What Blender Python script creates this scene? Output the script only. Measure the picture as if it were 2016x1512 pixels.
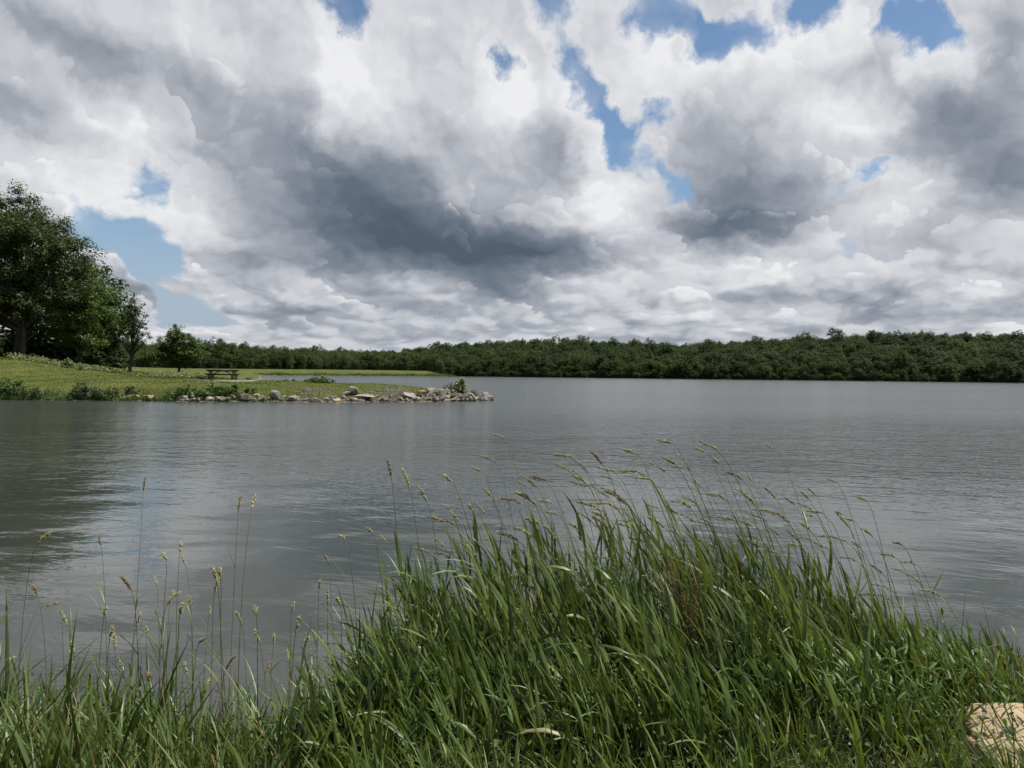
import bpy, bmesh, math, random
import numpy as np
from mathutils import Matrix, Vector

for o in list(bpy.data.objects):
    bpy.data.objects.remove(o)
scene = bpy.context.scene
C = scene.collection
rng = np.random.default_rng(7)
random.seed(7)

# ------------------------------------------------------------------ camera
CAM_Z = 1.85                      # eye above the water surface (z = 0)
FPX = 1514.0                      # focal length in pixels of a 2016 px wide picture
cam_data = bpy.data.cameras.new('camera')
cam_data.sensor_width = 36.0
cam_data.lens = 36.0 * FPX / 2016.0
cam_data.clip_start = 0.05
cam_data.clip_end = 20000.0
cam = bpy.data.objects.new('camera', cam_data)
C.objects.link(cam)
cam.matrix_world = (Matrix.Translation((0, 0, CAM_Z)) @ Matrix.Rotation(math.radians(90 - 0.72), 4, 'X')
                    @ Matrix.Rotation(math.radians(0.57), 4, 'Z'))
scene.camera = cam


def horizon(px):
    return 737.0 + (px - 1008.0) * 0.01


def at(px, py, Y):
    """A point of the place at distance Y in front of the viewer, from where it shows in the photograph."""
    return np.array([(px - 1008.0) / FPX * Y, Y, CAM_Z - (py - horizon(px)) / FPX * Y])


# ------------------------------------------------------------------ render settings
scene.view_settings.view_transform = 'Standard'
scene.view_settings.look = 'None'
scene.view_settings.exposure = 0.46
scene.view_settings.gamma = 1.0
scene.view_settings.use_curve_mapping = False
scene.cycles.max_bounces = 6
scene.cycles.diffuse_bounces = 3
scene.cycles.glossy_bounces = 3
scene.cycles.transmission_bounces = 4
scene.cycles.transparent_max_bounces = 6
scene.cycles.use_denoising = True

SUN_EL, SUN_AZ = 64.0, 84.0       # degrees; azimuth measured from straight ahead, positive = right


class G:
    """Small helper to write node graphs."""
    def __init__(self, tree):
        self.t = tree
        self.n = tree.nodes
        self.n.clear()

    def new(self, kind, **kw):
        nd = self.n.new(kind)
        for k, v in kw.items():
            setattr(nd, k, v)
        return nd

    def put(self, sock, v):
        if v is None:
            return
        if isinstance(v, bpy.types.NodeSocket):
            self.t.links.new(v, sock)
        else:
            sock.default_value = v

    def m(self, op, a, b=None, c=None, clamp=False):
        nd = self.new('ShaderNodeMath', operation=op, use_clamp=clamp)
        for i, v in enumerate((a, b, c)):
            self.put(nd.inputs[i], v)
        return nd.outputs[0]

    def vm(self, op, a, b=None, scale=None):
        nd = self.new('ShaderNodeVectorMath', operation=op)
        self.put(nd.inputs[0], a)
        if b is not None:
            self.put(nd.inputs[1], b)
        if scale is not None:
            self.put(nd.inputs['Scale'], scale)
        return nd.outputs['Value'] if op in ('LENGTH', 'DOT_PRODUCT', 'DISTANCE') else nd.outputs[0]

    def xyz(self, x, y, z):
        nd = self.new('ShaderNodeCombineXYZ')
        for i, v in enumerate((x, y, z)):
            self.put(nd.inputs[i], v)
        return nd.outputs[0]

    def sep(self, v):
        nd = self.new('ShaderNodeSeparateXYZ')
        self.put(nd.inputs[0], v)
        return nd.outputs

    def noise(self, vec, scale, detail=3.0, rough=0.5, dist=0.0, col=False, kind='FBM'):
        nd = self.new('ShaderNodeTexNoise', noise_type=kind)
        self.put(nd.inputs['Vector'], vec)
        self.put(nd.inputs['Scale'], scale)
        nd.inputs['Detail'].default_value = detail
        nd.inputs['Roughness'].default_value = rough
        nd.inputs['Distortion'].default_value = dist
        return nd.outputs['Color'] if col else nd.outputs['Fac']

    def rng(self, v, a, b, c=0.0, d=1.0, smooth=False):
        nd = self.new('ShaderNodeMapRange', interpolation_type='SMOOTHSTEP' if smooth else 'LINEAR')
        for i, q in enumerate((v, a, b, c, d)):
            self.put(nd.inputs[i], q)
        return nd.outputs[0]

    def mix(self, f, a, b):
        nd = self.new('ShaderNodeMix', data_type='RGBA')
        self.put(nd.inputs[0], f)
        for i, v in ((6, a), (7, b)):
            self.put(nd.inputs[i], v if isinstance(v, bpy.types.NodeSocket) else (*v, 1.0))
        return nd.outputs[2]

    def ramp(self, f, stops):
        nd = self.new('ShaderNodeValToRGB')
        cr = nd.color_ramp
        while len(cr.elements) < len(stops):
            cr.elements.new(0.5)
        for e, (p, c) in zip(cr.elements, stops):
            e.position = p
            e.color = (*c, 1.0)
        self.put(nd.inputs[0], f)
        return nd.outputs[0]


# ------------------------------------------------------------------ sky: cumulus over a blue sky, laid out by azimuth and elevation (degrees)
# each entry: azimuth, elevation, half width, half height, turn, weight
TONE = [
    (-12.94,14.21,12.22,5.53,-15,-0.19), (-8.56,11.26,17.76,5.99,-6,-0.28), (-5.96,9.34,17.6,3.01,-3,-0.42), (0.45,9.09,9.46,2.27,0,-0.3),
    (-17.18,14.25,3.8,1.63,-15,0.1), (-4.08,13.2,4.52,1.89,-10,0.07), (-21.22,14.87,5.92,3.17,-20,-0.09), (-11.86,12.18,9.42,4.44,-12,-0.14),
    (-19.23,17.05,6.75,3.22,-20,-0.08), (3.1,16.28,4.53,3.59,-10,-0.25), (-16.48,7.67,8.35,1.63,-5,-0.22), (-20.56,7.1,4.64,1.42,-10,-0.15),
    (-5.58,17.36,6.0,2.64,-20,-0.12), (15.93,12.58,9.1,5.46,0,-0.3), (15.93,10.48,8.4,2.11,2,-0.36), (14.16,17.45,6.05,4.04,0,-0.14),
    (-2.0,6.57,5.1,1.89,-5,-0.42), (30.22,15.8,6.5,4.58,-15,-0.34), (32.43,12.47,3.5,2.56,0,-0.3), (33.1,19.97,2.92,4.44,0,-0.25),
    (24.88,20.05,2.8,2.06,0,-0.14), (29.37,9.49,4.6,1.15,0,-0.16), (-29.54,20.29,4.87,2.96,-20,-0.22), (-32.05,16.16,5.71,2.89,0,-0.18),
    (-25.06,18.83,6.21,3.77,0,-0.12), (-32.05,21.05,3.26,1.92,0,-0.06), (-20.9,21.89,5.62,2.83,-20,0.12), (-11.5,20.7,7.05,4.82,-30,0.18),
    (0.08,19.87,5.3,4.54,-20,0.22), (5.55,16.43,2.26,4.9,30,0.22), (7.23,12.34,4.84,3.0,0,0.22), (-13.66,19.22,2.14,3.31,0,0.15),
    (-26.9,15.92,3.91,2.03,-20,0.15), (-28.38,11.62,6.44,2.5,-25,0.16), (-22.85,10.37,4.88,2.62,-30,0.15), (11.64,21.54,7.99,4.08,0,0.16),
    (23.3,17.46,5.43,2.09,-10,0.2), (21.36,22.49,7.55,2.47,0,0.16), (28.5,19.06,4.38,2.0,-15,0.14), (26.11,11.55,5.19,2.72,0,0.14),
    (-10.4,6.46,8.05,1.19,0,0.12), (16.62,7.27,8.34,1.63,-5,0.14), (25.19,4.92,8.68,1.1,-6,-0.2), (32.16,4.37,4.88,1.6,0,-0.22),
    (10.92,5.19,4.38,0.67,0,-0.14), (-15.08,4.12,7.76,0.8,0,-0.1), (17.32,5.64,6.55,0.72,-4,-0.2), (-7.82,4.67,5.57,0.6,0,-0.12),
    (5.36,6.69,6.0,0.83,0,0.1), (-14.37,5.78,4.26,0.81,0,0.1), (-26.6,15.81,6.05,2.03,-15,0.08),
]
GAP = [
    (-11.86,25.07,3.08,2.41,0,1.0), (-1.06,22.22,2.35,2.19,0,1.15), (2.35,25.19,2.84,2.84,-30,1.1), (4.04,22.48,1.51,2.83,30,0.9),
    (5.73,19.99,3.58,1.88,-50,1.1), (7.79,17.24,4.12,2.25,-62,1.2), (10.92,14.19,2.97,1.67,-50,1.1), (10.55,24.75,5.12,2.68,-15,1.15),
    (15.57,22.66,3.86,2.0,8,1.15), (10.0,18.27,1.84,1.86,0,0.8), (21.03,24.17,2.64,2.12,0,1.0), (27.17,22.5,2.86,2.02,-30,0.95),
    (28.5,20.77,1.9,1.66,0,1.1), (18.0,24.69,2.05,1.8,0,0.8), (24.56,13.57,3.13,0.96,0,0.85), (-25.62,12.16,2.9,1.64,-40,1.2),
    (-28.09,9.39,3.24,1.4,-15,0.95), (-25.06,7.16,2.91,2.4,-35,1.15), (-22.69,3.68,5.48,2.09,0,1.15), (-25.53,9.3,1.54,1.37,0,0.8),
    (-28.96,10.11,1.74,1.99,0,0.6), (22.98,8.42,4.49,0.77,-4,0.55), (-26.9,8.52,1.66,0.88,-5,-0.9), (-27.35,6.17,2.39,1.34,-22,-1.7),
    (-19.39,5.11,2.53,1.29,-10,-1.7), (-25.93,4.57,1.68,1.23,-25,-1.6), (-23.49,5.28,1.43,0.56,0,-0.9), (-21.22,3.21,1.97,0.42,0,-0.5),
    (-17.18,4.77,3.45,2.53,0,-0.8), (-20.9,2.52,3.63,0.57,0,-0.6), (-25.06,3.08,2.17,0.55,0,-0.5), (12.73,22.11,1.08,1.48,0,-0.5),
]


world = bpy.data.worlds.new('World')
scene.world = world
world.use_nodes = True
world.cycles.sampling_method = 'MANUAL'
world.cycles.sample_map_resolution = 512
w = G(world.node_tree)
tc = w.new('ShaderNodeTexCoord').outputs['Generated']
dirn = w.vm('NORMALIZE', tc)
dx, dy, dz = w.sep(dirn)
az = w.m('MULTIPLY', w.m('ARCTAN2', dx, dy), 57.29578)
el = w.m('MULTIPLY', w.m('ARCSINE', w.m('MAXIMUM', dz, 0.0)), 57.29578)


def lay_coord(e):
    """Cloud coordinates: puffs get smaller and flatter towards the horizon."""
    return w.xyz(w.m('MULTIPLY', az, 0.14),
                 w.m('MULTIPLY_ADD', w.m('LOGARITHM', w.m('ADD', e, 1.5), math.e), 1.6, w.m('MULTIPLY', e, 0.06)), 4.2)


# ragged outlines: bend the layout coordinates with noise, less towards the horizon
base_c = lay_coord(el)
wv = w.vm('SUBTRACT', w.noise(base_c, 2.0, 6.0, 0.60, 0.0, True), (0.5, 0.5, 0.5))
amp = w.rng(el, 0.0, 14.0, 1.2, 5.5)
lay = w.vm('ADD', w.xyz(az, el, 0.0), w.vm('MULTIPLY', w.vm('SCALE', wv, None, amp), (1.0, 0.8, 0.0)))
puff_warp = w.vm('MULTIPLY', wv, (0.55, 0.45, 0.0))


def puffs(c, fine):
    """Billow height of the clouds: rounded heads high up, drawn-out banks near the horizon."""
    c = w.vm('ADD', c, puff_warp)
    vo = w.new('ShaderNodeTexVoronoi', voronoi_dimensions='2D', feature='F1')
    w.put(vo.inputs['Vector'], c)
    vo.inputs['Scale'].default_value = 1.7
    vo.inputs['Detail'].default_value = 2.0 if fine else 1.0
    vo.inputs['Roughness'].default_value = 0.5
    nz = w.noise(c, 0.75, 5.0 if fine else 3.0, 0.52)
    return w.m('MULTIPLY_ADD', vo.outputs['Distance'], -0.30, w.m('ADD', w.m('MULTIPLY', nz, 1.15), 0.06))


h0 = puffs(base_c, True)
h1 = puffs(w.vm('ADD', base_c, w.xyz(0.045, w.m('DIVIDE', 1.7, w.m('ADD', el, 9.0)), 0.0)), False)
relief = w.m('SUBTRACT', h0, h1)
# one bank of cloud in front of another: a lit rim, then a fall into its own shade
saw = w.m('FRACT', w.m('MULTIPLY', h0, 3.4))
saw = w.m('MULTIPLY', saw, w.rng(saw, 0.94, 1.0, 1.0, 0.0, True))
rim = w.m('MULTIPLY', w.m('SUBTRACT', 0.45, saw), w.rng(relief, -0.03, 0.10, 0.0, w.rng(el, 9.0, 18.0, 0.34, 0.17)))

# the layout is summed once into colour ramps along the azimuth; each ramp's three channels hold three rows of elevation
ROWS, COLS, AZ0, EL_STEP = 24, 63, 38.0, 1.12


def layout(table, a, e):
    tot = np.zeros_like(a)
    for ca, ce, rx, ry, rot, wt in table:
        r = math.radians(rot)
        u = ((a - ca) * math.cos(r) + (e - ce) * math.sin(r)) / rx
        v = (-(a - ca) * math.sin(r) + (e - ce) * math.cos(r)) / ry
        g = np.clip(1 - np.sqrt(u * u + v * v), 0, 1)
        tot += wt * g * g * (3 - 2 * g)
    return tot


cols_az = np.linspace(-AZ0, AZ0, COLS)
lx, ly, _ = w.sep(lay)
f_l = w.rng(lx, -AZ0, 0.0)
f_r = w.rng(lx, 0.0, AZ0)
is_r = w.m('GREATER_THAN', lx, 0.0)
row_c = w.m('MINIMUM', w.m('MAXIMUM', w.m('DIVIDE', ly, EL_STEP), 0.0), ROWS - 1.0)
row_v = w.xyz(row_c, row_c, row_c)
tone_sum = gap_sum = None
for r in range(0, ROWS, 3):
    wt3 = w.vm('MAXIMUM', w.vm('SUBTRACT', (1, 1, 1), w.vm('ABSOLUTE', w.vm('SUBTRACT', row_v, (r, r + 1, r + 2)))), (0, 0, 0))
    got = []
    for table, mul, off in ((TONE, 0.4, 0.5), (GAP, 0.4, 0.4)):
        rows = [np.clip(layout(table, cols_az, np.full(COLS, (r + q) * EL_STEP)) * mul + off, 0, 1) for q in range(3)]
        half = []
        for k, fac in ((0, f_l), (1, f_r)):
            half.append(w.ramp(fac, [(c / 31.0, tuple(float(v[c + 31 * k]) for v in rows)) for c in range(32)]))
        got.append(w.vm('DOT_PRODUCT', w.mix(is_r, half[0], half[1]), wt3))
    tone_sum = got[0] if tone_sum is None else w.m('ADD', tone_sum, got[0])
    gap_sum = got[1] if gap_sum is None else w.m('ADD', gap_sum, got[1])
tone_sum = w.m('MULTIPLY_ADD', tone_sum, 2.5, -1.25)
gap_sum = w.m('MULTIPLY_ADD', gap_sum, 2.5, -1.0)
# the rest of the sky goes on with the same broken cumulus
beyond = w.m('MAXIMUM', w.rng(w.m('ABSOLUTE', az), 34.0, 42.0, 0.0, 1.0, True), w.rng(el, 24.0, 30.0, 0.0, 1.0, True))
wide = w.noise(dirn, 3.1, 3.0, 0.55, 0.0, True)
wr, wg, _ = w.sep(wide)
tone_sum = w.m('ADD', tone_sum, w.m('MULTIPLY', beyond, w.rng(wr, 0.3, 0.7, -0.45, 0.25)))
gap_sum = w.m('ADD', gap_sum, w.m('MULTIPLY', beyond, w.rng(wg, 0.53, 0.66, 0.0, 1.0)))
gap_n = w.m('ADD', gap_sum, w.m('MULTIPLY', w.m('MULTIPLY', w.m('SUBTRACT', w.rng(el, 8.0, 14.0, 0.46, 0.5), h0), w.rng(el, 8.0, 14.0, 3.2, 1.6)), w.rng(gap_sum, -0.05, 0.25)))
wisp = w.sep(wv)[2]
gap_n = w.m('ADD', gap_n, w.m('MULTIPLY', w.m('MULTIPLY', wisp, 2.2), w.rng(gap_sum, -0.05, 0.25)))
blue_f = w.m('MULTIPLY', w.rng(gap_n, 0.14, 0.86, 0.0, 1.0, True), w.rng(h0, 0.35, 0.62, 1.0, 0.72))
edge = w.rng(gap_n, -0.25, 0.35, 0.0, 0.16, True)

tone = w.m('ADD', w.m('ADD', 0.715, w.m('MULTIPLY', tone_sum, 1.45)), edge)
tone = w.m('ADD', tone, rim)
tone = w.m('ADD', tone, w.m('MULTIPLY', relief, w.rng(el, 5.0, 11.0, 1.0, 0.60)))
tone = w.m('ADD', tone, w.m('MULTIPLY', w.m('SUBTRACT', h0, 0.5), w.rng(el, 4.0, 10.0, 1.3, 0.40)))
cloud = w.ramp(w.m('MULTIPLY_ADD', tone, 0.8, 0.2), [(0.0, (0.078, 0.104, 0.142)), (0.2, (0.116, 0.149, 0.193)), (0.4, (0.188, 0.217, 0.264)), (0.6, (0.334, 0.357, 0.402)),
                      (0.8, (0.562, 0.573, 0.608)), (1.0, (0.76, 0.765, 0.78))])
# pale veil near the horizon
cloud = w.mix(w.rng(el, 0.0, 8.0, 0.40, 0.0), cloud, (0.48, 0.51, 0.555))
skyt = w.new('ShaderNodeTexSky', sky_type='NISHITA')
skyt.sun_disc = False
skyt.sun_elevation = math.radians(SUN_EL)
skyt.sun_rotation = math.radians(SUN_AZ)
skyt.altitude = 200.0
skyt.air_density = 1.0
skyt.dust_density = 0.6
SKY_STRENGTH = 0.10
cloud = w.vm('SCALE', cloud, None, 0.81 / SKY_STRENGTH)
blue = w.mix(w.rng(el, 0.0, 14.0, 0.9, 0.0, True), w.vm('MULTIPLY', skyt.outputs[0], (0.70, 0.78, 0.81)), (2.65, 3.1, 3.95))
final = w.mix(blue_f, cloud, blue)
bg = w.new('ShaderNodeBackground')
w.put(bg.inputs['Color'], final)
bg.inputs['Strength'].default_value = SKY_STRENGTH
wo = w.new('ShaderNodeOutputWorld')
w.t.links.new(bg.outputs[0], wo.inputs['Surface'])

# ------------------------------------------------------------------ sun
sl = bpy.data.lights.new('sun', 'SUN')
sl.energy = 5.0
sl.angle = math.radians(0.6)
sl.color = (1.0, 0.95, 0.86)
sun = bpy.data.objects.new('sun', sl)
C.objects.link(sun)
sun.rotation_euler = Vector((math.sin(math.radians(SUN_AZ)) * math.cos(math.radians(SUN_EL)),
                             math.cos(math.radians(SUN_AZ)) * math.cos(math.radians(SUN_EL)),
                             math.sin(math.radians(SUN_EL)))).to_track_quat('Z', 'Y').to_euler()

# ------------------------------------------------------------------ materials
def material(name):
    mt = bpy.data.materials.new(name)
    mt.use_nodes = True
    return mt, G(mt.node_tree)


def finish(g, shader, disp=None):
    out = g.new('ShaderNodeOutputMaterial')
    g.t.links.new(shader, out.inputs['Surface'])


def principled(g, color, rough=0.7, spec=0.3, normal=None, **kw):
    p = g.new('ShaderNodeBsdfPrincipled')
    g.put(p.inputs['Base Color'], color if isinstance(color, bpy.types.NodeSocket) else (*color, 1.0))
    g.put(p.inputs['Roughness'], rough)
    g.put(p.inputs['Specular IOR Level'], spec)
    if normal is not None:
        g.put(p.inputs['Normal'], normal)
    for k, v in kw.items():
        g.put(p.inputs[k], v)
    return p.outputs[0]


def bump(g, height, dist=1.0, strength=1.0, normal=None):
    b = g.new('ShaderNodeBump')
    g.put(b.inputs['Height'], height)
    b.inputs['Distance'].default_value = dist
    b.inputs['Strength'].default_value = strength
    if normal is not None:
        g.put(b.inputs['Normal'], normal)
    return b.outputs[0]


def leaf_material(name, stops, rough=0.5, spec=0.35, trans=0.3, patch=None, obj_var=0.0):
    """Leaves and blades: each leaf takes its own place on the colour ramp, light passes through."""
    mt, g = material(name)
    geo = g.new('ShaderNodeNewGeometry')
    f = geo.outputs['Random Per Island']
    if patch:
        nz = g.noise(geo.outputs['Position'], patch, 2.0, 0.5)
        f = g.m('ADD', g.m('MULTIPLY', f, 0.55), g.rng(nz, 0.3, 0.7, 0.0, 0.45))
    if obj_var:
        oi = g.new('ShaderNodeObjectInfo')
        f = g.m('ADD', g.m('MULTIPLY', f, 1.0 - obj_var), g.m('MULTIPLY', oi.outputs['Random'], obj_var))
    col = g.ramp(f, stops)
    p = principled(g, col, rough, spec)
    tr = g.new('ShaderNodeBsdfTranslucent')
    warm = g.vm('MULTIPLY', col, (1.25, 1.2, 0.55))
    g.put(tr.inputs['Color'], warm)
    mx = g.new('ShaderNodeMixShader')
    mx.inputs[0].default_value = trans
    g.t.links.new(p, mx.inputs[1])
    g.t.links.new(tr.outputs[0], mx.inputs[2])
    finish(g, mx.outputs[0])
    return mt


def rock_material(name, a, b, c, scale=3.0, relief=1.0):
    mt, g = material(name)
    tcn = g.new('ShaderNodeTexCoord')
    oi = g.new('ShaderNodeObjectInfo')
    vec = g.vm('ADD', tcn.outputs['Object'], g.vm('SCALE', (7.0, 3.0, 5.0), None, oi.outputs['Random']))
    n1 = g.noise(vec, scale, 6.0, 0.62)
    n2 = g.noise(vec, scale * 6, 4.0, 0.6)
    f = g.m('ADD', g.m('MULTIPLY', n1, 0.7), g.m('MULTIPLY', oi.outputs['Random'], 0.35))
    col = g.ramp(f, [(0.2, a), (0.5, b), (0.8, c)])
    col = g.mix(g.rng(n2, 0.55, 0.75, 0.0, 0.55), col, tuple(x * 0.5 for x in a))
    geo = g.new('ShaderNodeNewGeometry')
    wet = g.rng(g.m('ADD', g.sep(geo.outputs['Position'])[2], g.m('MULTIPLY', n2, 0.06)), 0.06, 0.16, 0.75, 0.0)
    col = g.mix(wet, col, (0.028, 0.025, 0.020))
    nrm = bump(g, g.m('ADD', g.m('MULTIPLY', n1, 0.05 * relief), g.m('MULTIPLY', n2, 0.012 * relief)), 1.0, 0.9)
    finish(g, principled(g, col, 0.85, 0.2, nrm))
    return mt


M = {}
M['reed'] = leaf_material('reed_leaf', [(0.0, (0.018, 0.034, 0.012)), (0.34, (0.056, 0.092, 0.024)), (0.66, (0.120, 0.165, 0.048)),
                                        (0.90, (0.17, 0.20, 0.080)), (1.0, (0.30, 0.25, 0.12))], 0.42, 0.44, 0.30, 1.6)
M['grass'] = leaf_material('grass_blade', [(0.0, (0.038, 0.066, 0.012)), (0.5, (0.082, 0.126, 0.022)), (0.88, (0.14, 0.175, 0.038)),
                                           (1.0, (0.20, 0.18, 0.08))], 0.45, 0.45, 0.28, 2.0)
M['straw'] = leaf_material('dry_straw', [(0.0, (0.07, 0.042, 0.022)), (0.6, (0.16, 0.105, 0.055)), (1.0, (0.30, 0.23, 0.14))], 0.7, 0.2, 0.15)
M['stem'] = leaf_material('grass_stem', [(0.0, (0.070, 0.105, 0.035)), (1.0, (0.13, 0.155, 0.065))], 0.5, 0.35, 0.15)
M['seed'] = leaf_material('seed_head', [(0.0, (0.22, 0.23, 0.09)), (0.6, (0.36, 0.35, 0.16)), (1.0, (0.55, 0.52, 0.32))], 0.7, 0.2, 0.30)
M['seed_brown'] = leaf_material('ripe_seed_head', [(0.0, (0.15, 0.11, 0.055)), (1.0, (0.34, 0.26, 0.14))], 0.7, 0.2, 0.30)
M['herb'] = leaf_material('weed_leaf', [(0.0, (0.030, 0.072, 0.012)), (0.7, (0.062, 0.125, 0.020)), (1.0, (0.10, 0.16, 0.035))], 0.5, 0.3, 0.3)
M['oak'] = leaf_material('tree_leaf', [(0.0, (0.030, 0.050, 0.016)), (0.6, (0.050, 0.080, 0.025)), (1.0, (0.080, 0.112, 0.042))], 0.55, 0.30, 0.26, 0.18)
M['lime_tree'] = leaf_material('light_tree_leaf', [(0.0, (0.044, 0.082, 0.015)), (1.0, (0.098, 0.145, 0.032))], 0.5, 0.35, 0.28, 0.25)
M['wood_far'] = leaf_material('woodland_leaf', [(0.0, (0.020, 0.037, 0.012)), (0.45, (0.038, 0.063, 0.017)), (0.8, (0.064, 0.092, 0.023)), (1.0, (0.098, 0.115, 0.038))], 0.6, 0.2, 0.22, None, 0.66)
M['shrub_dark'] = leaf_material('dark_shrub_leaf', [(0.0, (0.026, 0.045, 0.018)), (1.0, (0.065, 0.088, 0.036))], 0.5, 0.35, 0.2)
M['shrub'] = leaf_material('shrub_leaf', [(0.0, (0.035, 0.075, 0.016)), (1.0, (0.085, 0.135, 0.032))], 0.5, 0.35, 0.28)
M['pale_weed'] = leaf_material('pale_weed_leaf', [(0.0, (0.085, 0.125, 0.04)), (0.6, (0.15, 0.19, 0.075)), (1.0, (0.34, 0.36, 0.24))], 0.5, 0.3, 0.25)
M['meadow'] = leaf_material('meadow_blade', [(0.0, (0.056, 0.074, 0.013)), (0.6, (0.076, 0.092, 0.017)), (1.0, (0.125, 0.118, 0.034))], 0.7, 0.1, 0.5, 0.25)
M['rock'] = rock_material('limestone', (0.070, 0.062, 0.053), (0.155, 0.14, 0.12), (0.31, 0.285, 0.25), 2.2)
M['rock_near'] = rock_material('near_sandstone', (0.20, 0.145, 0.09), (0.34, 0.265, 0.17), (0.46, 0.38, 0.265), 7.0, 0.28)
M['rock_tan'] = rock_material('tan_sandstone', (0.19, 0.13, 0.075), (0.34, 0.24, 0.135), (0.47, 0.36, 0.22), 2.0)


def bark_material():
    mt, g = material('bark')
    geo = g.new('ShaderNodeNewGeometry')
    n = g.noise(g.vm('MULTIPLY', geo.outputs['Position'], (6, 6, 1.5)), 1.5, 5, 0.6)
    col = g.ramp(n, [(0.25, (0.022, 0.017, 0.013)), (0.7, (0.075, 0.060, 0.048))])
    finish(g, principled(g, col, 0.9, 0.15, bump(g, n, 0.05, 0.8)))
    return mt


M['bark'] = bark_material()


def painted_metal():
    mt, g = material('dark_brown_plastic_coat')
    tcn = g.new('ShaderNodeTexCoord')
    n = g.noise(tcn.outputs['Object'], 9.0, 4, 0.6)
    finish(g, principled(g, g.ramp(n, [(0.3, (0.014, 0.012, 0.010)), (0.8, (0.034, 0.028, 0.022))]), 0.55, 0.4))
    return mt


M['table'] = painted_metal()


def concrete_material():
    mt, g = material('concrete')
    geo = g.new('ShaderNodeNewGeometry')
    n = g.noise(geo.outputs['Position'], 3.0, 6, 0.65)
    finish(g, principled(g, g.ramp(n, [(0.3, (0.14, 0.135, 0.12)), (0.7, (0.24, 0.23, 0.21))]), 0.9, 0.2, bump(g, n, 0.02)))
    return mt


M['concrete'] = concrete_material()


def land_material():
    """Mown meadow with drier patches, soil and gravel along the shore, wood floor under the far trees."""
    mt, g = material('meadow_ground')
    geo = g.new('ShaderNodeNewGeometry')
    pos = geo.outputs['Position']
    n1 = g.noise(pos, 0.16, 5, 0.6)
    n2 = g.noise(pos, 1.7, 5, 0.6)
    n3 = g.noise(g.vm('MULTIPLY', pos, (0.35, 1.3, 1.0)), 0.55, 4, 0.6)
    grass = g.ramp(g.m('ADD', g.m('MULTIPLY', n3, 0.6), g.m('MULTIPLY', n2, 0.4)),
                   [(0.30, (0.034, 0.048, 0.010)), (0.5, (0.056, 0.070, 0.013)), (0.7, (0.084, 0.090, 0.020))])
    grass = g.mix(g.rng(n1, 0.5, 0.7, 0.0, 0.4), grass, (0.14, 0.125, 0.045))
    soil = g.ramp(n2, [(0.3, (0.075, 0.06, 0.045)), (0.7, (0.22, 0.19, 0.15))])
    x, y, z = g.sep(pos)
    shore = g.rng(g.m('ADD', z, g.m('MULTIPLY', g.m('SUBTRACT', n2, 0.5), 0.5)), 0.06, 0.24)
    col = g.mix(shore, soil, grass)
    nrm = bump(g, g.m('ADD', g.m('MULTIPLY', n2, 0.10), g.m('MULTIPLY', g.noise(pos, 9.0, 3), 0.03)), 1.0, 0.8)
    finish(g, principled(g, col, 0.9, 0.15, nrm))
    return mt


M['land'] = land_material()


def wood_floor():
    mt, g = material('wood_floor')
    geo = g.new('ShaderNodeNewGeometry')
    n = g.noise(geo.outputs['Position'], 0.5, 5, 0.6)
    finish(g, principled(g, g.ramp(n, [(0.3, (0.020, 0.022, 0.010)), (0.7, (0.045, 0.048, 0.020))]), 0.95, 0.1, bump(g, n, 0.3)))
    return mt


M['floor'] = wood_floor()


def bank_material():
    mt, g = material('bank_soil')
    geo = g.new('ShaderNodeNewGeometry')
    pos = geo.outputs['Position']
    n1 = g.noise(pos, 5.0, 6, 0.65)
    n2 = g.noise(pos, 40.0, 4, 0.6)
    col = g.ramp(n1, [(0.3, (0.014, 0.012, 0.008)), (0.55, (0.032, 0.026, 0.016)), (0.75, (0.062, 0.048, 0.028))])
    col = g.mix(g.rng(n2, 0.5, 0.7), col, (0.035, 0.05, 0.014))
    finish(g, principled(g, col, 0.95, 0.15, bump(g, g.m('ADD', n1, g.m('MULTIPLY', n2, 0.3)), 0.05)))
    return mt


M['bank'] = bank_material()


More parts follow.
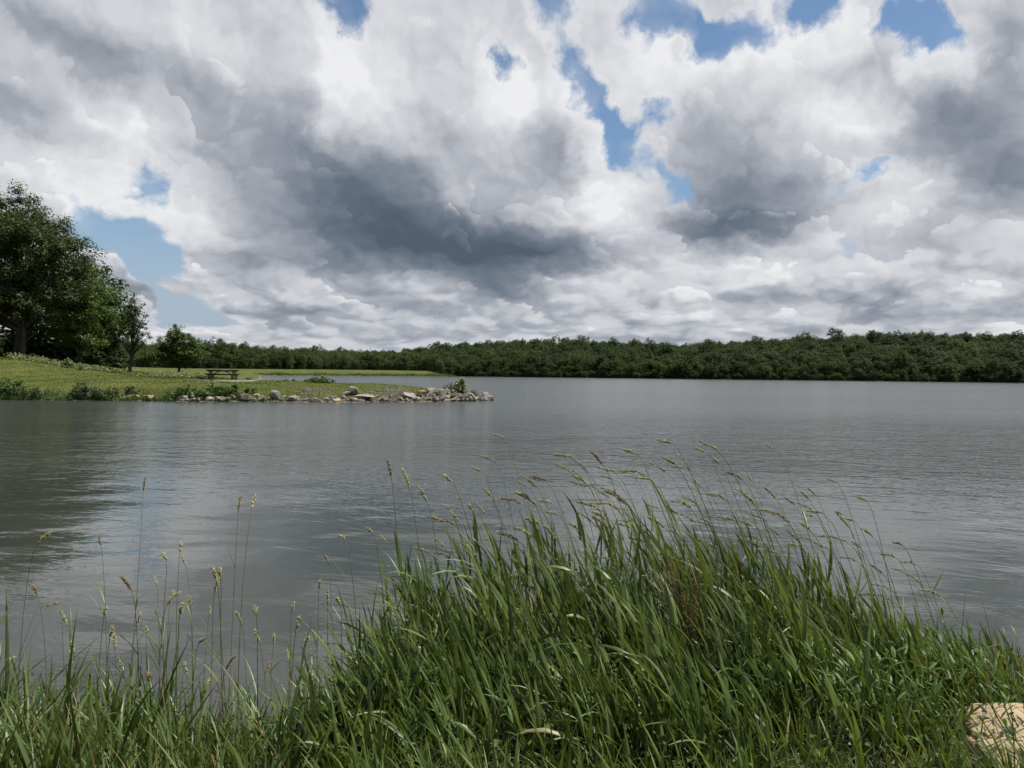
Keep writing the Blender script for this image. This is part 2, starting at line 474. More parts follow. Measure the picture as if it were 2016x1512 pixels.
def water_material():
    """Murky lake water: wind ripples, calmer in the lee of the near bank."""
    mt, g = material('lake_water')
    geo = g.new('ShaderNodeNewGeometry')
    pos = geo.outputs['Position']
    x, y, z = g.sep(pos)
    flat = g.xyz(x, y, 0.0)
    swell = g.noise(g.vm('MULTIPLY', flat, (0.55, 1.0, 1.0)), 0.38, 2.0, 0.5)
    patch = g.noise(g.vm('MULTIPLY', flat, (0.35, 1.0, 1.0)), 0.045, 4.0, 0.6)
    mid = g.noise(g.vm('MULTIPLY', flat, (0.7, 1.0, 1.0)), 1.05, 1.0, 0.5, 0.5)
    turn = g.new('ShaderNodeVectorRotate', rotation_type='Z_AXIS')
    g.put(turn.inputs['Vector'], flat)
    turn.inputs['Angle'].default_value = math.radians(24)
    rot = turn.outputs[0]
    wav = g.noise(g.vm('MULTIPLY', rot, (0.55, 1.25, 1.0)), 2.2, 2.0, 0.5, 0.6)
    rip = g.noise(g.vm('MULTIPLY', rot, (0.5, 1.2, 1.0)), 6.5, 2.0, 0.55, 0.4)
    fine = g.noise(g.vm('MULTIPLY', flat, (0.7, 1.0, 1.0)), 22.0, 1.0, 0.5)
    calm = g.rng(y, 7.5, 18.0, 0.26, 1.45, True)
    gust = g.m('MULTIPLY', g.rng(patch, 0.35, 0.65, 0.55, 1.3), calm)
    hgt = g.m('ADD', g.m('MULTIPLY', swell, 0.075), g.m('MULTIPLY', mid, 0.020))
    hgt = g.m('ADD', hgt, g.m('MULTIPLY', g.m('MULTIPLY', wav, 0.032), gust))
    hgt = g.m('ADD', hgt, g.m('MULTIPLY', g.m('MULTIPLY', rip, 0.017), gust))
    hgt = g.m('ADD', hgt, g.m('MULTIPLY', g.m('MULTIPLY', fine, 0.0042), gust))
    nrm = bump(g, hgt, 1.0, 1.0)
    rough = g.rng(y, 8.0, 45.0, 0.03, 0.20)
    p = principled(g, (0.034, 0.039, 0.034), rough, 0.5, nrm, IOR=1.333)
    finish(g, p)
    return mt


M['water'] = water_material()


# ------------------------------------------------------------------ mesh helpers
def mesh_np(name, V, F, mat=None, smooth=False):
    """A mesh from arrays: V (n,3); F (m,3) or (m,4), or a list of such arrays."""
    V = np.asarray(V, dtype=np.float32).reshape(-1, 3)
    Fs = [np.asarray(f, dtype=np.int32) for f in (F if isinstance(F, list) else [F])]
    Fs = [f for f in Fs if len(f)]
    me = bpy.data.meshes.new(name)
    me.vertices.add(len(V))
    me.vertices.foreach_set('co', V.ravel())
    loops = np.concatenate([f.ravel() for f in Fs])
    tot = np.concatenate([np.full(len(f), f.shape[1], np.int32) for f in Fs])
    start = np.concatenate([[0], np.cumsum(tot)[:-1]]).astype(np.int32)
    me.loops.add(len(loops))
    me.loops.foreach_set('vertex_index', loops)
    me.polygons.add(len(tot))
    me.polygons.foreach_set('loop_start', start)
    me.polygons.foreach_set('loop_total', tot)
    if smooth:
        me.polygons.foreach_set('use_smooth', np.ones(len(tot), bool))
    me.update(calc_edges=True)
    if mat is not None:
        me.materials.append(mat)
    return me


def obj(name, me, parent=None, loc=None):
    o = bpy.data.objects.new(name, me)
    C.objects.link(o)
    if parent is not None:
        o.parent = parent
    if loc is not None:
        o.location = tuple(float(v) for v in loc)
    return o


def tag(o, label=None, cat=None, group=None, kind=None):
    for k, v in (('label', label), ('category', cat), ('group', group), ('kind', kind)):
        if v:
            o[k] = v
    return o


def thing(name, label, cat, loc, rz=0.0, group=None):
    o = bpy.data.objects.new(name, None)
    o.empty_display_size = 0.2
    C.objects.link(o)
    o.location = tuple(float(v) for v in loc)
    o.rotation_euler = (0, 0, rz)
    return tag(o, label, cat, group)


class MB:
    """Collects pieces into one mesh."""
    def __init__(self):
        self.V, self.T, self.Q, self.n = [], [], [], 0

    def add(self, V, F):
        V = np.asarray(V, float).reshape(-1, 3)
        F = np.asarray(F, int)
        (self.Q if F.shape[1] == 4 else self.T).append(F + self.n)
        self.V.append(V)
        self.n += len(V)

    def box(self, lo, hi, M4=None):
        lo, hi = np.minimum(lo, hi), np.maximum(lo, hi)
        c = np.array([[x, y, z] for x in (0, 1) for y in (0, 1) for z in (0, 1)], float)
        V = lo + c * (np.array(hi) - lo)
        if M4 is not None:
            V = V @ M4[:3, :3].T + M4[:3, 3]
        self.add(V, [[0, 1, 3, 2], [4, 6, 7, 5], [0, 4, 5, 1], [2, 3, 7, 6], [0, 2, 6, 4], [1, 5, 7, 3]])

    def tube(self, pts, rad, sides=6):
        pts = np.asarray(pts, float)
        n = len(pts)
        rad = np.broadcast_to(np.asarray(rad, float), (n,))
        t = np.gradient(pts, axis=0)
        t /= np.linalg.norm(t, axis=1, keepdims=True) + 1e-9
        ref = np.array([0.0, 1.0, 0.0]) if abs(t[0][1]) < 0.8 else np.array([1.0, 0, 0])
        u = np.cross(t, ref)
        u /= np.linalg.norm(u, axis=1, keepdims=True) + 1e-9
        v = np.cross(t, u)
        a = np.linspace(0, 2 * np.pi, sides, endpoint=False)
        V = pts[:, None] + rad[:, None, None] * (np.cos(a)[None, :, None] * u[:, None] + np.sin(a)[None, :, None] * v[:, None])
        i = np.arange(n - 1)[:, None] * sides
        k = np.arange(sides)[None]
        k2 = (k + 1) % sides
        self.add(V, np.stack([i + k, i + k2, i + sides + k2, i + sides + k], -1).reshape(-1, 4))
        for e, flip in ((0, True), (n - 1, False)):
            F = [[e * sides, e * sides + q + 1, e * sides + q] if flip else [e * sides, e * sides + q, e * sides + q + 1] for q in range(1, sides - 1)]
            self.T.append(np.array(F) + self.n - n * sides)

    def bar(self, a, b, wd, ht):
        """A straight timber or steel bar of rectangular section from a to b."""
        a, b = np.array(a, float), np.array(b, float)
        t = (b - a) / np.linalg.norm(b - a)
        ref = np.array([0, 0, 1.0]) if abs(t[2]) < 0.9 else np.array([0, 1.0, 0])
        s = np.cross(t, ref)
        s /= np.linalg.norm(s)
        u = np.cross(s, t)
        V = [p + s * wd / 2 * i + u * ht / 2 * j for p in (a, b) for i in (-1, 1) for j in (-1, 1)]
        self.add(V, [[0, 1, 3, 2], [4, 6, 7, 5], [0, 4, 5, 1], [2, 3, 7, 6], [0, 2, 6, 4], [1, 5, 7, 3]])

    def mesh(self, name, mat, smooth=False):
        F = []
        if self.Q:
            F.append(np.concatenate(self.Q))
        if self.T:
            F.append(np.concatenate(self.T))
        return mesh_np(name, np.concatenate(self.V), F, mat, smooth)


def blades(base, length, width, head, tilt, curl, wind=0.0, n=6, fold=0.18, twist=0.0, taper=0.30):
    """Grass leaves: bent ribbons with a folded midrib. Every argument is per blade. Returns V, F."""
    B = len(base)
    f = lambda q: np.broadcast_to(np.asarray(q, float), (B,))[:, None]
    length, width, head, tilt, curl, wind, twist = map(f, (length, width, head, tilt, curl, wind, twist))
    s = np.linspace(0, 1, n)[None]
    th = tilt + curl * s ** 1.4
    tx = np.sin(th) * np.cos(head) - wind * s ** 0.8
    ty = np.sin(th) * np.sin(head)
    tz = np.cos(th) + 0 * s
    t = np.stack([tx, ty, tz], -1)
    t /= np.linalg.norm(t, axis=-1, keepdims=True)
    step = (length / (n - 1))[..., None] * t
    P = np.asarray(base, float)[:, None] + np.cumsum(step, 1) - step
    side = np.stack([-np.sin(head) + 0 * s, np.cos(head) + 0 * s, 0 * th], -1)
    side -= (side * t).sum(-1, keepdims=True) * t
    side /= np.linalg.norm(side, axis=-1, keepdims=True) + 1e-9
    nrm = np.cross(t, side)
    ph = (twist * s)[..., None]
    side, nrm = side * np.cos(ph) + nrm * np.sin(ph), nrm * np.cos(ph) - side * np.sin(ph)
    prof = np.minimum(0.45 + 0.55 * s / taper, 1.0) * np.clip(1 - s ** 2.4, 0.02, 1)
    wv_ = (width * prof)[..., None] * 0.5
    V = np.stack([P - side * wv_, P + nrm * wv_ * fold * 2, P + side * wv_], 2)
    b = (np.arange(B) * n * 3)[:, None, None]
    r = (np.arange(n - 1) * 3)[None, :, None]
    k = np.arange(2)[None, None]
    i = b + r + k
    F = np.stack([i, i + 1, i + 4, i + 3], -1).reshape(-1, 4)
    return V.reshape(-1, 3), F


def leaf_cloud(P, N, size, aspect=0.6):
    """Folded leaf-shaped faces at points P facing N (both (n,3)). Returns V, F (triangles)."""
    n = len(P)
    N = N / (np.linalg.norm(N, axis=1, keepdims=True) + 1e-9)
    r = rng.normal(size=(n, 3))
    u = np.cross(N, r)
    u /= np.linalg.norm(u, axis=1, keepdims=True) + 1e-9
    v = np.cross(N, u)
    sz = np.broadcast_to(np.asarray(size, float), (n,))[:, None]
    V = np.stack([P - u * sz * 0.5, P + v * sz * aspect * 0.5 + N * sz * 0.10, P + u * sz * 0.5, P - v * sz * aspect * 0.5 + N * sz * 0.10], 1)
    i = (np.arange(n) * 4)[:, None]
    F = np.concatenate([i + np.array([[0, 2, 1]]), i + np.array([[0, 3, 2]])])
    return V.reshape(-1, 3), F


def unit(n):
    d = rng.normal(size=(n, 3))
    return d / np.linalg.norm(d, axis=1, keepdims=True)

# ------------------------------------------------------------------ land around the lake
SHORE = np.array([(-260, 40), (-120, 43), (-60, 44.5), (-30.6, 46.0), (-21.5, 46.4), (-15.8, 47.0), (-9.7, 47.9), (-5.2, 49.8), (-2.4, 52.5), (-1.5, 55),
                  (-2.2, 58.5), (-5.5, 62), (-11, 66.5), (-17, 71), (-23, 79), (-29, 92), (-46, 140), (-81, 250), (-122, 372),
                  (-108, 392), (-97, 408), (-80, 440), (-62, 485), (-39, 545), (-36, 553), (-27, 548), (0, 534), (50, 520), (100, 500), (150, 480), (200, 455),
                  (280, 420), (420, 380), (620, 300), (900, 150), (1500, -100), (1500, 1600), (-1500, 1600), (-1500, 30)], float)


def shore_dist(x, y):
    """Distance to the shoreline, positive on land."""
    d = np.full(x.shape, 1e9)
    ins = np.zeros(x.shape, bool)
    for (ax, ay), (bx, by) in zip(SHORE, np.roll(SHORE, -1, 0)):
        ex, ey = bx - ax, by - ay
        t = np.clip(((x - ax) * ex + (y - ay) * ey) / (ex * ex + ey * ey), 0, 1)
        d = np.minimum(d, np.hypot(x - ax - t * ex, y - ay - t * ey))
        c = ((ay > y) != (by > y))
        ins ^= c & (x < ex * (y - ay) / (ey if ey != 0 else 1e-9) + ax)
    return np.where(ins, d, -d)


def sstep(v, a, b):
    t = np.clip((v - a) / (b - a), 0, 1)
    return t * t * (3 - 2 * t)


HX = [-700, -330, -250, -180, -120, -75, -30, 20, 80, 140, 190, 260, 330, 420, 600, 900]
HH = [3, 3, 3, 4, 7, 11, 15, 17, 15, 13, 15, 19, 19, 18, 17, 15]


def wood_edge(x):
    """How far behind the shore the far wood begins."""
    return 1.2 + 56.0 * sstep(-x, 30, 110)


def land_z(x, y):
    x, y = np.asarray(x, float), np.asarray(y, float)
    d = shore_dist(x, y)
    wob = 0.10 * np.sin(x * 0.9 + y * 0.4) + 0.07 * np.sin(x * 2.1 - y * 0.7)
    prof = np.interp(d + wob * 2, [-12, -3, 0, 3.0, 6.5, 12, 30], [-2.5, -0.7, -0.03, 0.62, 0.98, 1.16, 1.22])
    z = prof + np.where(d > 0, 0.0058 * np.clip(y - 60, 0, 420) * sstep(d, 2, 14), 0)
    lift = 7.6 * np.clip(-0.44 - x / np.maximum(y, 1), 0, 0.5) * sstep(d, 5, 26) * sstep(170 - y, 0, 60)
    hill = np.interp(x, HX, HH) * sstep(d, wood_edge(x) + 2, wood_edge(x) + 150) * sstep(y, 330, 420)
    return z + lift + hill + np.where(d > 4, 0.4 * wob * sstep(d, 4, 10), 0)


def land_mesh():
    ys = np.concatenate([np.geomspace(42, 120, 150), np.geomspace(121, 1100, 130)])
    rs = np.concatenate([np.linspace(-2.6, -0.75, 40), np.linspace(-0.74, 0.02, 190), np.linspace(0.03, 1.3, 70)])
    Y, R = np.meshgrid(ys, rs, indexing='ij')
    X = R * Y
    Z = land_z(X, Y)
    nY, nR = X.shape
    i = (np.arange(nY - 1)[:, None] * nR + np.arange(nR - 1)[None]).ravel()
    F = np.stack([i, i + 1, i + nR + 1, i + nR], -1)
    zf = Z.ravel()
    keep = zf[F].max(1) > -1.2
    F = F[keep]
    me = mesh_np('land', np.stack([X, Y, Z], -1), F, M['land'], True)
    me.materials.append(M['floor'])
    cx, cy = X.ravel()[F].mean(1), Y.ravel()[F].mean(1)
    wood = (shore_dist(cx, cy) > wood_edge(cx) - 4.5) & (cy > 330) & ~((cx < -100) & (cy < 412))
    me.polygons.foreach_set('material_index', wood.astype(np.int32))
    return me


tag(obj('terrain', land_mesh()), 'grassy point and low hills around the lake', None, None, 'structure')

# ------------------------------------------------------------------ near bank
NX = [-6, -3, -1.9, -1.35, -0.95, -0.5, 0.5, 1.6, 2.4, 2.9, 3.6, 6]
NY = [3.75, 3.7, 3.62, 3.45, 3.6, 4.45, 4.75, 4.85, 4.70, 4.48, 4.5, 4.6]


def bank_edge(x):
    return np.interp(x, NX, NY)


def bank_z(x, y):
    d = bank_edge(x) - np.asarray(y, float)
    return np.interp(d, [-3, -0.6, 0, 0.5, 1.6, 5], [-1.2, -0.22, 0.0, 0.14, 0.28, 0.38]) + 0.02 * np.sin(np.asarray(x) * 5) * np.cos(np.asarray(y) * 6)


gx, gy = np.meshgrid(np.linspace(-7, 7, 150), np.linspace(-3, 7, 110), indexing='ij')
i = (np.arange(149)[:, None] * 110 + np.arange(109)[None]).ravel()
tag(obj('bank', mesh_np('bank', np.stack([gx, gy, bank_z(gx, gy)], -1), np.stack([i, i + 110, i + 111, i + 1], -1), M['bank'], True)),
    'dark soil of the near lake bank', None, None, 'structure')

# ------------------------------------------------------------------ water
ys = np.array([-400, 2, 60, 300, 1800], float)
xs = np.array([-1800, -200, 0, 200, 1800], float)
X, Y = np.meshgrid(xs, ys, indexing='ij')
i = (np.arange(4)[:, None] * 5 + np.arange(4)[None]).ravel()
tag(obj('water', mesh_np('water', np.stack([X, Y, 0 * X], -1), np.stack([i, i + 5, i + 6, i + 1], -1), M['water'])), 'rippled grey lake water', None, None, 'structure')


# ------------------------------------------------------------------ trees
def crown_mesh(name, lobes, n_clump, clump_r, n_leaf, leaf, mat, shell=0.55, flat=0.7, ruffle=0.55):
    """Leaf clumps spread through a union of ellipsoid lobes (cx, cy, cz, rx, ry, rz); returns mesh and clump centres."""
    lobes = np.array(lobes, float)
    vol = lobes[:, 3] * lobes[:, 4] * lobes[:, 5]
    pick = rng.choice(len(lobes), n_clump, p=vol / vol.sum())
    r = shell + (1 - shell) * rng.random(n_clump) ** 0.6
    r[rng.random(n_clump) < 0.25] *= 0.6
    cen = lobes[pick, :3] + unit(n_clump) * r[:, None] * lobes[pick, 3:]
    per = rng.integers(int(n_leaf * 0.6), int(n_leaf * 1.4) + 1, n_clump)
    cr = clump_r * rng.uniform(0.6, 1.35, n_clump)
    idx = np.repeat(np.arange(n_clump), per)
    d = unit(len(idx))
    rad = rng.random(len(idx)) ** 0.45
    P = cen[idx] + d * (rad * cr[idx])[:, None] * np.array([1, 1, flat])
    N = d * 0.7 + np.array([0, 0, 0.9]) + rng.normal(size=d.shape) * ruffle
    V, F = leaf_cloud(P, N, leaf * rng.uniform(0.6, 1.4, len(idx)))
    return mesh_np(name, V, F, mat), cen


def trunk_mesh(name, H, r0, cen, n_limb, lean=(0, 0), sides=8, top=0.85):
    mb = MB()
    s = np.linspace(0, 1, 9)
    w1, w2 = rng.uniform(-1, 1, 2) * 0.02 * H
    path = np.stack([lean[0] * s + w1 * np.sin(s * 5), lean[1] * s + w2 * np.sin(s * 4), s * H * top], -1)
    rad = r0 * (1 - 0.85 * s)
    rad[0] *= 1.5
    mb.tube(path, rad, sides)
    for c in cen[rng.permutation(len(cen))[:n_limb]]:
        t = np.clip((c[2] / (H * top)) * rng.uniform(0.45, 0.8), 0.15, 0.92)
        a = np.array([np.interp(t, s, path[:, k]) for k in range(3)])
        m = a * 0.5 + c * 0.5 + np.array([0, 0, 0.06 * H * rng.uniform(-0.5, 0.6)])
        q = np.linspace(0, 1, 6)[:, None]
        r = r0 * (1 - 0.85 * t) * 0.55
        mb.tube((1 - q) ** 2 * a + 2 * q * (1 - q) * m + q * q * c, np.linspace(r, r * 0.15, 6), 5)
    return mb.mesh(name, M['bark'], True)


def tree(name, label, x, y, H, r0, lobes, n_clump, clump_r, n_leaf, leaf, mat, n_limb=40, lean=(0, 0), group=None, shell=0.55, top=0.85):
    t = thing(name, label, 'tree', (x, y, float(land_z(x, y)) - 0.08), 0, group)
    cm, cen = crown_mesh('crown', lobes, n_clump, clump_r, n_leaf, leaf, M[mat], shell, 0.7, 0.4)
    obj('trunk', trunk_mesh('trunk', H, r0, cen, n_limb, lean, top=top), t)
    obj('crown', cm, t)
    return t


WOODGROUP = 'tall trees at the edge of the field'
# the big broad tree whose crown reaches the picture's edge, lobes relative to its base
tree('broadleaf_tree', 'tallest dark broadleaf tree, its rounded top rising at the edge of the picture', -48.2, 75, 17.5, 0.42,
     [(-1.5, 0, 12.5, 4.2, 4.0, 4.8), (2.6, -1, 11.5, 3.4, 3.4, 3.2), (5.4, -0.5, 9.8, 2.6, 3.0, 2.2), (3.6, -1, 7.6, 4.0, 3.6, 2.6),
      (-2.5, -1.0, 7.6, 4.5, 4.0, 3.2)], 360, 0.95, 175, 0.215, 'oak', 60, group=WOODGROUP)
tree('broadleaf_tree', 'mid-height bright green tree stepping down from the tallest one', -43.8, 78, 11.5, 0.26,
     [(0.4, 0, 7.8, 2.3, 2.2, 2.6), (1.2, -0.5, 5.6, 2.6, 2.4, 2.2), (-0.8, -0.4, 5.0, 2.6, 2.4, 2.4), (0.6, -0.4, 3.2, 2.6, 2.0, 1.4)], 200, 0.75, 145, 0.205, 'lime_tree', 40, group=WOODGROUP)
tree('broadleaf_tree', 'broad dark tree with low foliage in front of the tallest trunk', -46.2, 72.5, 9.0, 0.22,
     [(0, 0, 6.6, 2.8, 2.4, 2.2), (1.2, 0, 5.0, 2.6, 2.2, 1.4), (-2.0, 0, 5.4, 2.4, 2.2, 1.8)], 140, 0.8, 140, 0.205, 'oak', 30, group=WOODGROUP)
tree('slender_tree', 'slender leaning tree with thin open crown at the end of the tall trees', -39.9, 80, 9.4, 0.18,
     [(0.5, 0, 7.6, 0.9, 0.9, 1.2), (0.6, 0, 5.9, 1.25, 1.2, 1.3), (0.9, 0, 4.4, 1.5, 1.3, 1.0), (0.2, 0, 3.4, 1.4, 1.2, 0.9)], 85, 0.42, 34, 0.20, 'oak', 60, lean=(0.5, 0), group=WOODGROUP, top=0.84)
k = 0
for x, y, H, rr in [(-57.5, 79, 18.5, 4.6), (-54, 86, 18, 4.4), (-64, 84, 18, 4.6), (-71, 88, 18, 5), (-51, 92, 14, 4.2), (-79, 84, 18, 5), (-60, 70, 11, 3.4), (-47.5, 88, 10, 3.0)]:
    tree('broadleaf_tree', ['dark broadleaf tree in the shaded row behind the tallest tree'][0], x, y, H, 0.30,
         [(0, 0, H * 0.70, rr, rr, H * 0.24), (rr * 0.3, 0, H * 0.45, rr * 1.05, rr, H * 0.22), (-rr * 0.3, 0, H * 0.30, rr, rr, H * 0.14)], 170, 1.05, 48, 0.44, 'oak', 26, group='trees in the shaded back row')
# the lone tree on the grass
tree('broadleaf_tree', 'small round tree standing alone on the grass near the picnic table', (352 - 1008) / FPX * 92, 92, 6.4, 0.17,
     [(0.0, 0, 5.2, 1.3, 1.2, 1.05), (0.8, 0, 4.2, 1.8, 1.6, 1.1), (-1.2, 0, 4.1, 1.7, 1.6, 1.0), (1.6, 0, 2.9, 2.1, 1.7, 1.1), (-1.8, 0, 2.6, 2.0, 1.7, 1.0), (0.2, 0, 2.0, 2.5, 1.7, 0.9)],
     330, 0.46, 70, 0.18, 'lime_tree', 50)

# far wood: a few crown shapes shared by all its trees
PROTO = []
for k in range(5):
    H = 11.0
    nl = 7
    lob = [(0, 0, H * 0.70, 2.3, 2.3, 2.3)]
    for q in range(nl):
        a = q * 2.4 + k
        rr = rng.uniform(1.2, 2.3)
        zz = rng.uniform(0.34, 0.82) * H
        sp = 2.6 * (1.05 - abs(zz / H - 0.5))
        lob.append((math.cos(a) * sp, math.sin(a) * sp, zz, rr * 1.15, rr * 1.15, rr))
    lob.append((0, 0, H * 0.30, 3.0, 3.0, 1.8))
    lob.append((0, 0, H * 0.13, 3.1, 3.1, 1.3))
    cm, cen = crown_mesh('woodland_crown', lob, 115, 0.95, 50, 0.36, M['wood_far'], 0.72, 0.75, 0.3)
    PROTO.append((cm, trunk_mesh('woodland_trunk', H, 0.24, cen, 8, sides=5)))

# candidate spots on a jittered grid
st = 6.3
gx, gy = np.meshgrid(np.arange(-420, 640, st), np.arange(330, 860, st), indexing='ij')
gx = (gx + rng.uniform(-2.6, 2.6, gx.shape)).ravel()
gy = (gy + rng.uniform(-2.6, 2.6, gy.shape)).ravel()
dd = shore_dist(gx, gy)
we = wood_edge(gx)
ratio = gx / gy
ok = (dd > we - 2.2) & (dd < we + 235) & (ratio > -0.80) & (ratio < 0.80) & ~((gx < -100) & (gy < 415))
gx, gy, dd, we, ratio = gx[ok], gy[ok], dd[ok], we[ok], ratio[ok]
gz = land_z(gx, gy)
front = dd - we

sc = (0.64 + 0.66 * rng.random(len(gx)) ** 1.8) * np.interp(front, [0, 8, 30], [0.9, 1.0, 1.05]) * np.where(rng.random(len(gx)) < 0.07, 1.28, 1.0)
rot = rng.uniform(0, 2 * np.pi, len(gx))
pid = rng.integers(0, 5, len(gx))
sq = rng.uniform(0.85, 1.2, len(gx))
vis = (ratio > -0.70) & (ratio < 0.70)
order = np.argsort(np.where(vis, front, 1e6))
ind = order[:230]
rest = order[230:]
ZONE_X = [230, 330, 420, 520, 640, 760, 880, 1010, 1130, 1250, 1380, 1510, 1640, 1770, 1900]
ZONES = ['seen through the tall grove', 'past the leaning tree', 'beside the lone round tree', 'above the picnic table', 'right of the picnic table', 'above the low wide bush', 'above the stony shore',
         'above the sapling', 'just right of the rocky tip', 'under the rounded skyline crown', 'under the wide dark skyline crown', 'at the skyline dip', 'under the single poking tree', 'left of the hill top', 'under the hill top', 'at the far right end']
for j in ind:
    name = 'woodland_tree'
    px_ = 1008 + gx[j] / gy[j] * FPX
    size = 'large' if sc[j] > 1.12 else 'small' if sc[j] < 0.88 else 'middling'
    where = 'behind the far grass strip' if gx[j] < -30 else 'at the water edge of the far shore'
    spot = ZONES[min(int(np.searchsorted(ZONE_X, px_)), len(ZONES) - 1)]
    lab, grp = '%s tree %s, %s' % (size, where, spot), 'front trees %s, %s' % (where, spot)
    t = thing(name, lab, 'tree', (gx[j], gy[j], gz[j] - 0.3), rot[j], grp)
    t.scale = (sc[j] * sq[j], sc[j] * sq[j], sc[j])
    obj('trunk', PROTO[pid[j]][1], t)
    obj('crown', PROTO[pid[j]][0], t)
# trees that stand out on the skyline
for px, py, Y, s, lab in [(1571, 655, 640, 1.0, 'single dark tree poking above the skyline of the far hill'),
                          (1250, 662, 620, 1.15, 'wide dark tree crown topping the middle of the far skyline'),
                          (1030, 662, 640, 0.95, 'rounded tree crown highest on the skyline above the rocky point'),
                          (1815, 645, 660, 1.0, 'rounded tree standing proud at the top of the higher hill')]:
    p = at(px, py, Y)
    g0 = float(land_z(p[0], p[1]))
    h = max(p[2] - g0, 9.0)
    t = thing('woodland_tree', lab, 'tree', (p[0], p[1], g0 - 0.3), s, None)
    t.scale = (s, s, h / 10.6)
    obj('trunk', PROTO[1][1], t)
    obj('crown', PROTO[2][0], t)
PROTO_CROWNS = PROTO


def forest():
    """The mass of the far wood: the same crowns set out on the hill."""
    # low growth hanging over the water's edge along the whole far shore
    bx = rng.uniform(-45, 420, 900)
    by = np.interp(bx, [-39, -36, -27, 0, 50, 100, 150, 200, 280, 420], [549, 551, 548, 534, 520, 500, 480, 455, 420, 380]) + rng.uniform(-0.8, 4.5, 900)
    V = np.stack([np.concatenate([gx[rest], bx]), np.concatenate([gy[rest], by]), np.concatenate([gz[rest] - 0.3, np.maximum(land_z(bx, by), 0) - 0.4])], -1)
    pid_ = np.concatenate([pid[rest], rng.integers(0, 5, 900)])
    rot_ = np.concatenate([rot[rest], rng.uniform(0, 6.28, 900)])
    sc_ = np.concatenate([sc[rest], rng.uniform(0.18, 0.46, 900)])
    me = bpy.data.meshes.new('forest')
    me.vertices.add(len(V))
    me.vertices.foreach_set('co', V.astype(np.float32).ravel())
    for nm, typ, data in (('pick', 'INT', pid_.astype(np.int32)), ('turn', 'FLOAT', rot_.astype(np.float32)), ('size', 'FLOAT', sc_.astype(np.float32))):
        a = me.attributes.new(nm, typ, 'POINT')
        a.data.foreach_set('value', data)
    o = obj('forest', me)
    tree_g = bpy.data.node_groups.new('forest', 'GeometryNodeTree')
    tree_g.interface.new_socket('Geometry', in_out='INPUT', socket_type='NodeSocketGeometry')
    tree_g.interface.new_socket('Geometry', in_out='OUTPUT', socket_type='NodeSocketGeometry')
    n, l = tree_g.nodes, tree_g.links
    gi, go = n.new('NodeGroupInput'), n.new('NodeGroupOutput')
    iop = n.new('GeometryNodeInstanceOnPoints')
    join = n.new('GeometryNodeJoinGeometry')
    seen = {}
    for ob in bpy.data.objects:
        if ob.type == 'MESH' and ob.data.name.startswith('woodland_crown') and ob.data.name not in seen:
            seen[ob.data.name] = ob
    for nm in reversed(sorted(seen)):
        oi = n.new('GeometryNodeObjectInfo')
        oi.inputs['Object'].default_value = seen[nm]
        oi.inputs['As Instance'].default_value = True
        l.new(oi.outputs['Geometry'], join.inputs[0])
    l.new(join.outputs[0], iop.inputs['Instance'])
    iop.inputs['Pick Instance'].default_value = True
    def attr(nm, typ):
        a = n.new('GeometryNodeInputNamedAttribute')
        a.data_type = typ
        a.inputs['Name'].default_value = nm
        return a.outputs['Attribute']
    l.new(attr('pick', 'INT'), iop.inputs['Instance Index'])
    cx = n.new('ShaderNodeCombineXYZ')
    l.new(attr('turn', 'FLOAT'), cx.inputs[2])
    e2r = n.new('FunctionNodeEulerToRotation')
    l.new(cx.outputs[0], e2r.inputs[0])
    l.new(e2r.outputs[0], iop.inputs['Rotation'])
    l.new(attr('size', 'FLOAT'), iop.inputs['Scale'])
    l.new(gi.outputs[0], iop.inputs['Points'])
    l.new(iop.outputs[0], go.inputs[0])
    md = o.modifiers.new('forest', 'NODES')
    md.node_group = tree_g
    return tag(o, 'dense broadleaf wood covering the far hills', None, None, 'stuff')


forest()


# ------------------------------------------------------------------ the grassy point: rocks, shrubs, weeds, picnic table
def ground_at(px, py, y0=43.0, y1=140.0):
    """Where the sight line of a pixel meets the land of the point."""
    Y = np.linspace(y0, y1, 2000)
    X = (px - 1008.0) / FPX * Y
    ray = CAM_Z - (py - horizon(px)) / FPX * Y
    hit = np.nonzero((land_z(X, Y) >= ray) & (land_z(X, Y) > -0.15))[0]
    j = hit[0] if len(hit) else 600
    return float(X[j]), float(Y[j]), float(land_z(X[j], Y[j]))


def rock_mesh(k):
    bm = bmesh.new()
    n = 15
    p = unit(n)
    p = np.sign(p) * np.abs(p) ** 0.62
    p *= rng.uniform(0.8, 1.1, (n, 1))
    for q in p:
        bm.verts.new(q * np.array([0.5, 0.42, 0.36]))
    bmesh.ops.convex_hull(bm, input=bm.verts)
    bmesh.ops.bevel(bm, geom=list(bm.edges), offset=0.022, segments=1, affect='EDGES', clamp_overlap=True)
    me = bpy.data.meshes.new('rock')
    bm.to_mesh(me)
    bm.free()
    me.materials.append(M['rock'])
    return me


ROCKS = [rock_mesh(k) for k in range(18)]
ROCKS_TAN = []
for me in ROCKS[:5]:
    c = me.copy()
    c.materials[0] = M['rock_tan']
    ROCKS_TAN.append(c)


def rock(px, py, wpx, hpx, label, group=None, tan=False, tilt=0.25, name='boulder', k=None, yaw=None):
    x, y, z = ground_at(px, py)
    s = y / FPX
    me = (ROCKS_TAN if tan else ROCKS)[(k if k is not None else random.randrange(50)) % (5 if tan else 18)]
    o = obj(name, me, None, (x, y, z + hpx * s * 0.28))
    o.rotation_euler = (random.uniform(-tilt, tilt), random.uniform(-tilt, tilt), yaw if yaw is not None else random.uniform(-0.6, 0.6))
    o.scale = (wpx * s * 0.95, wpx * s * random.uniform(0.7, 0.95), hpx * s * 1.12)
    return tag(o, label, 'rock', group)


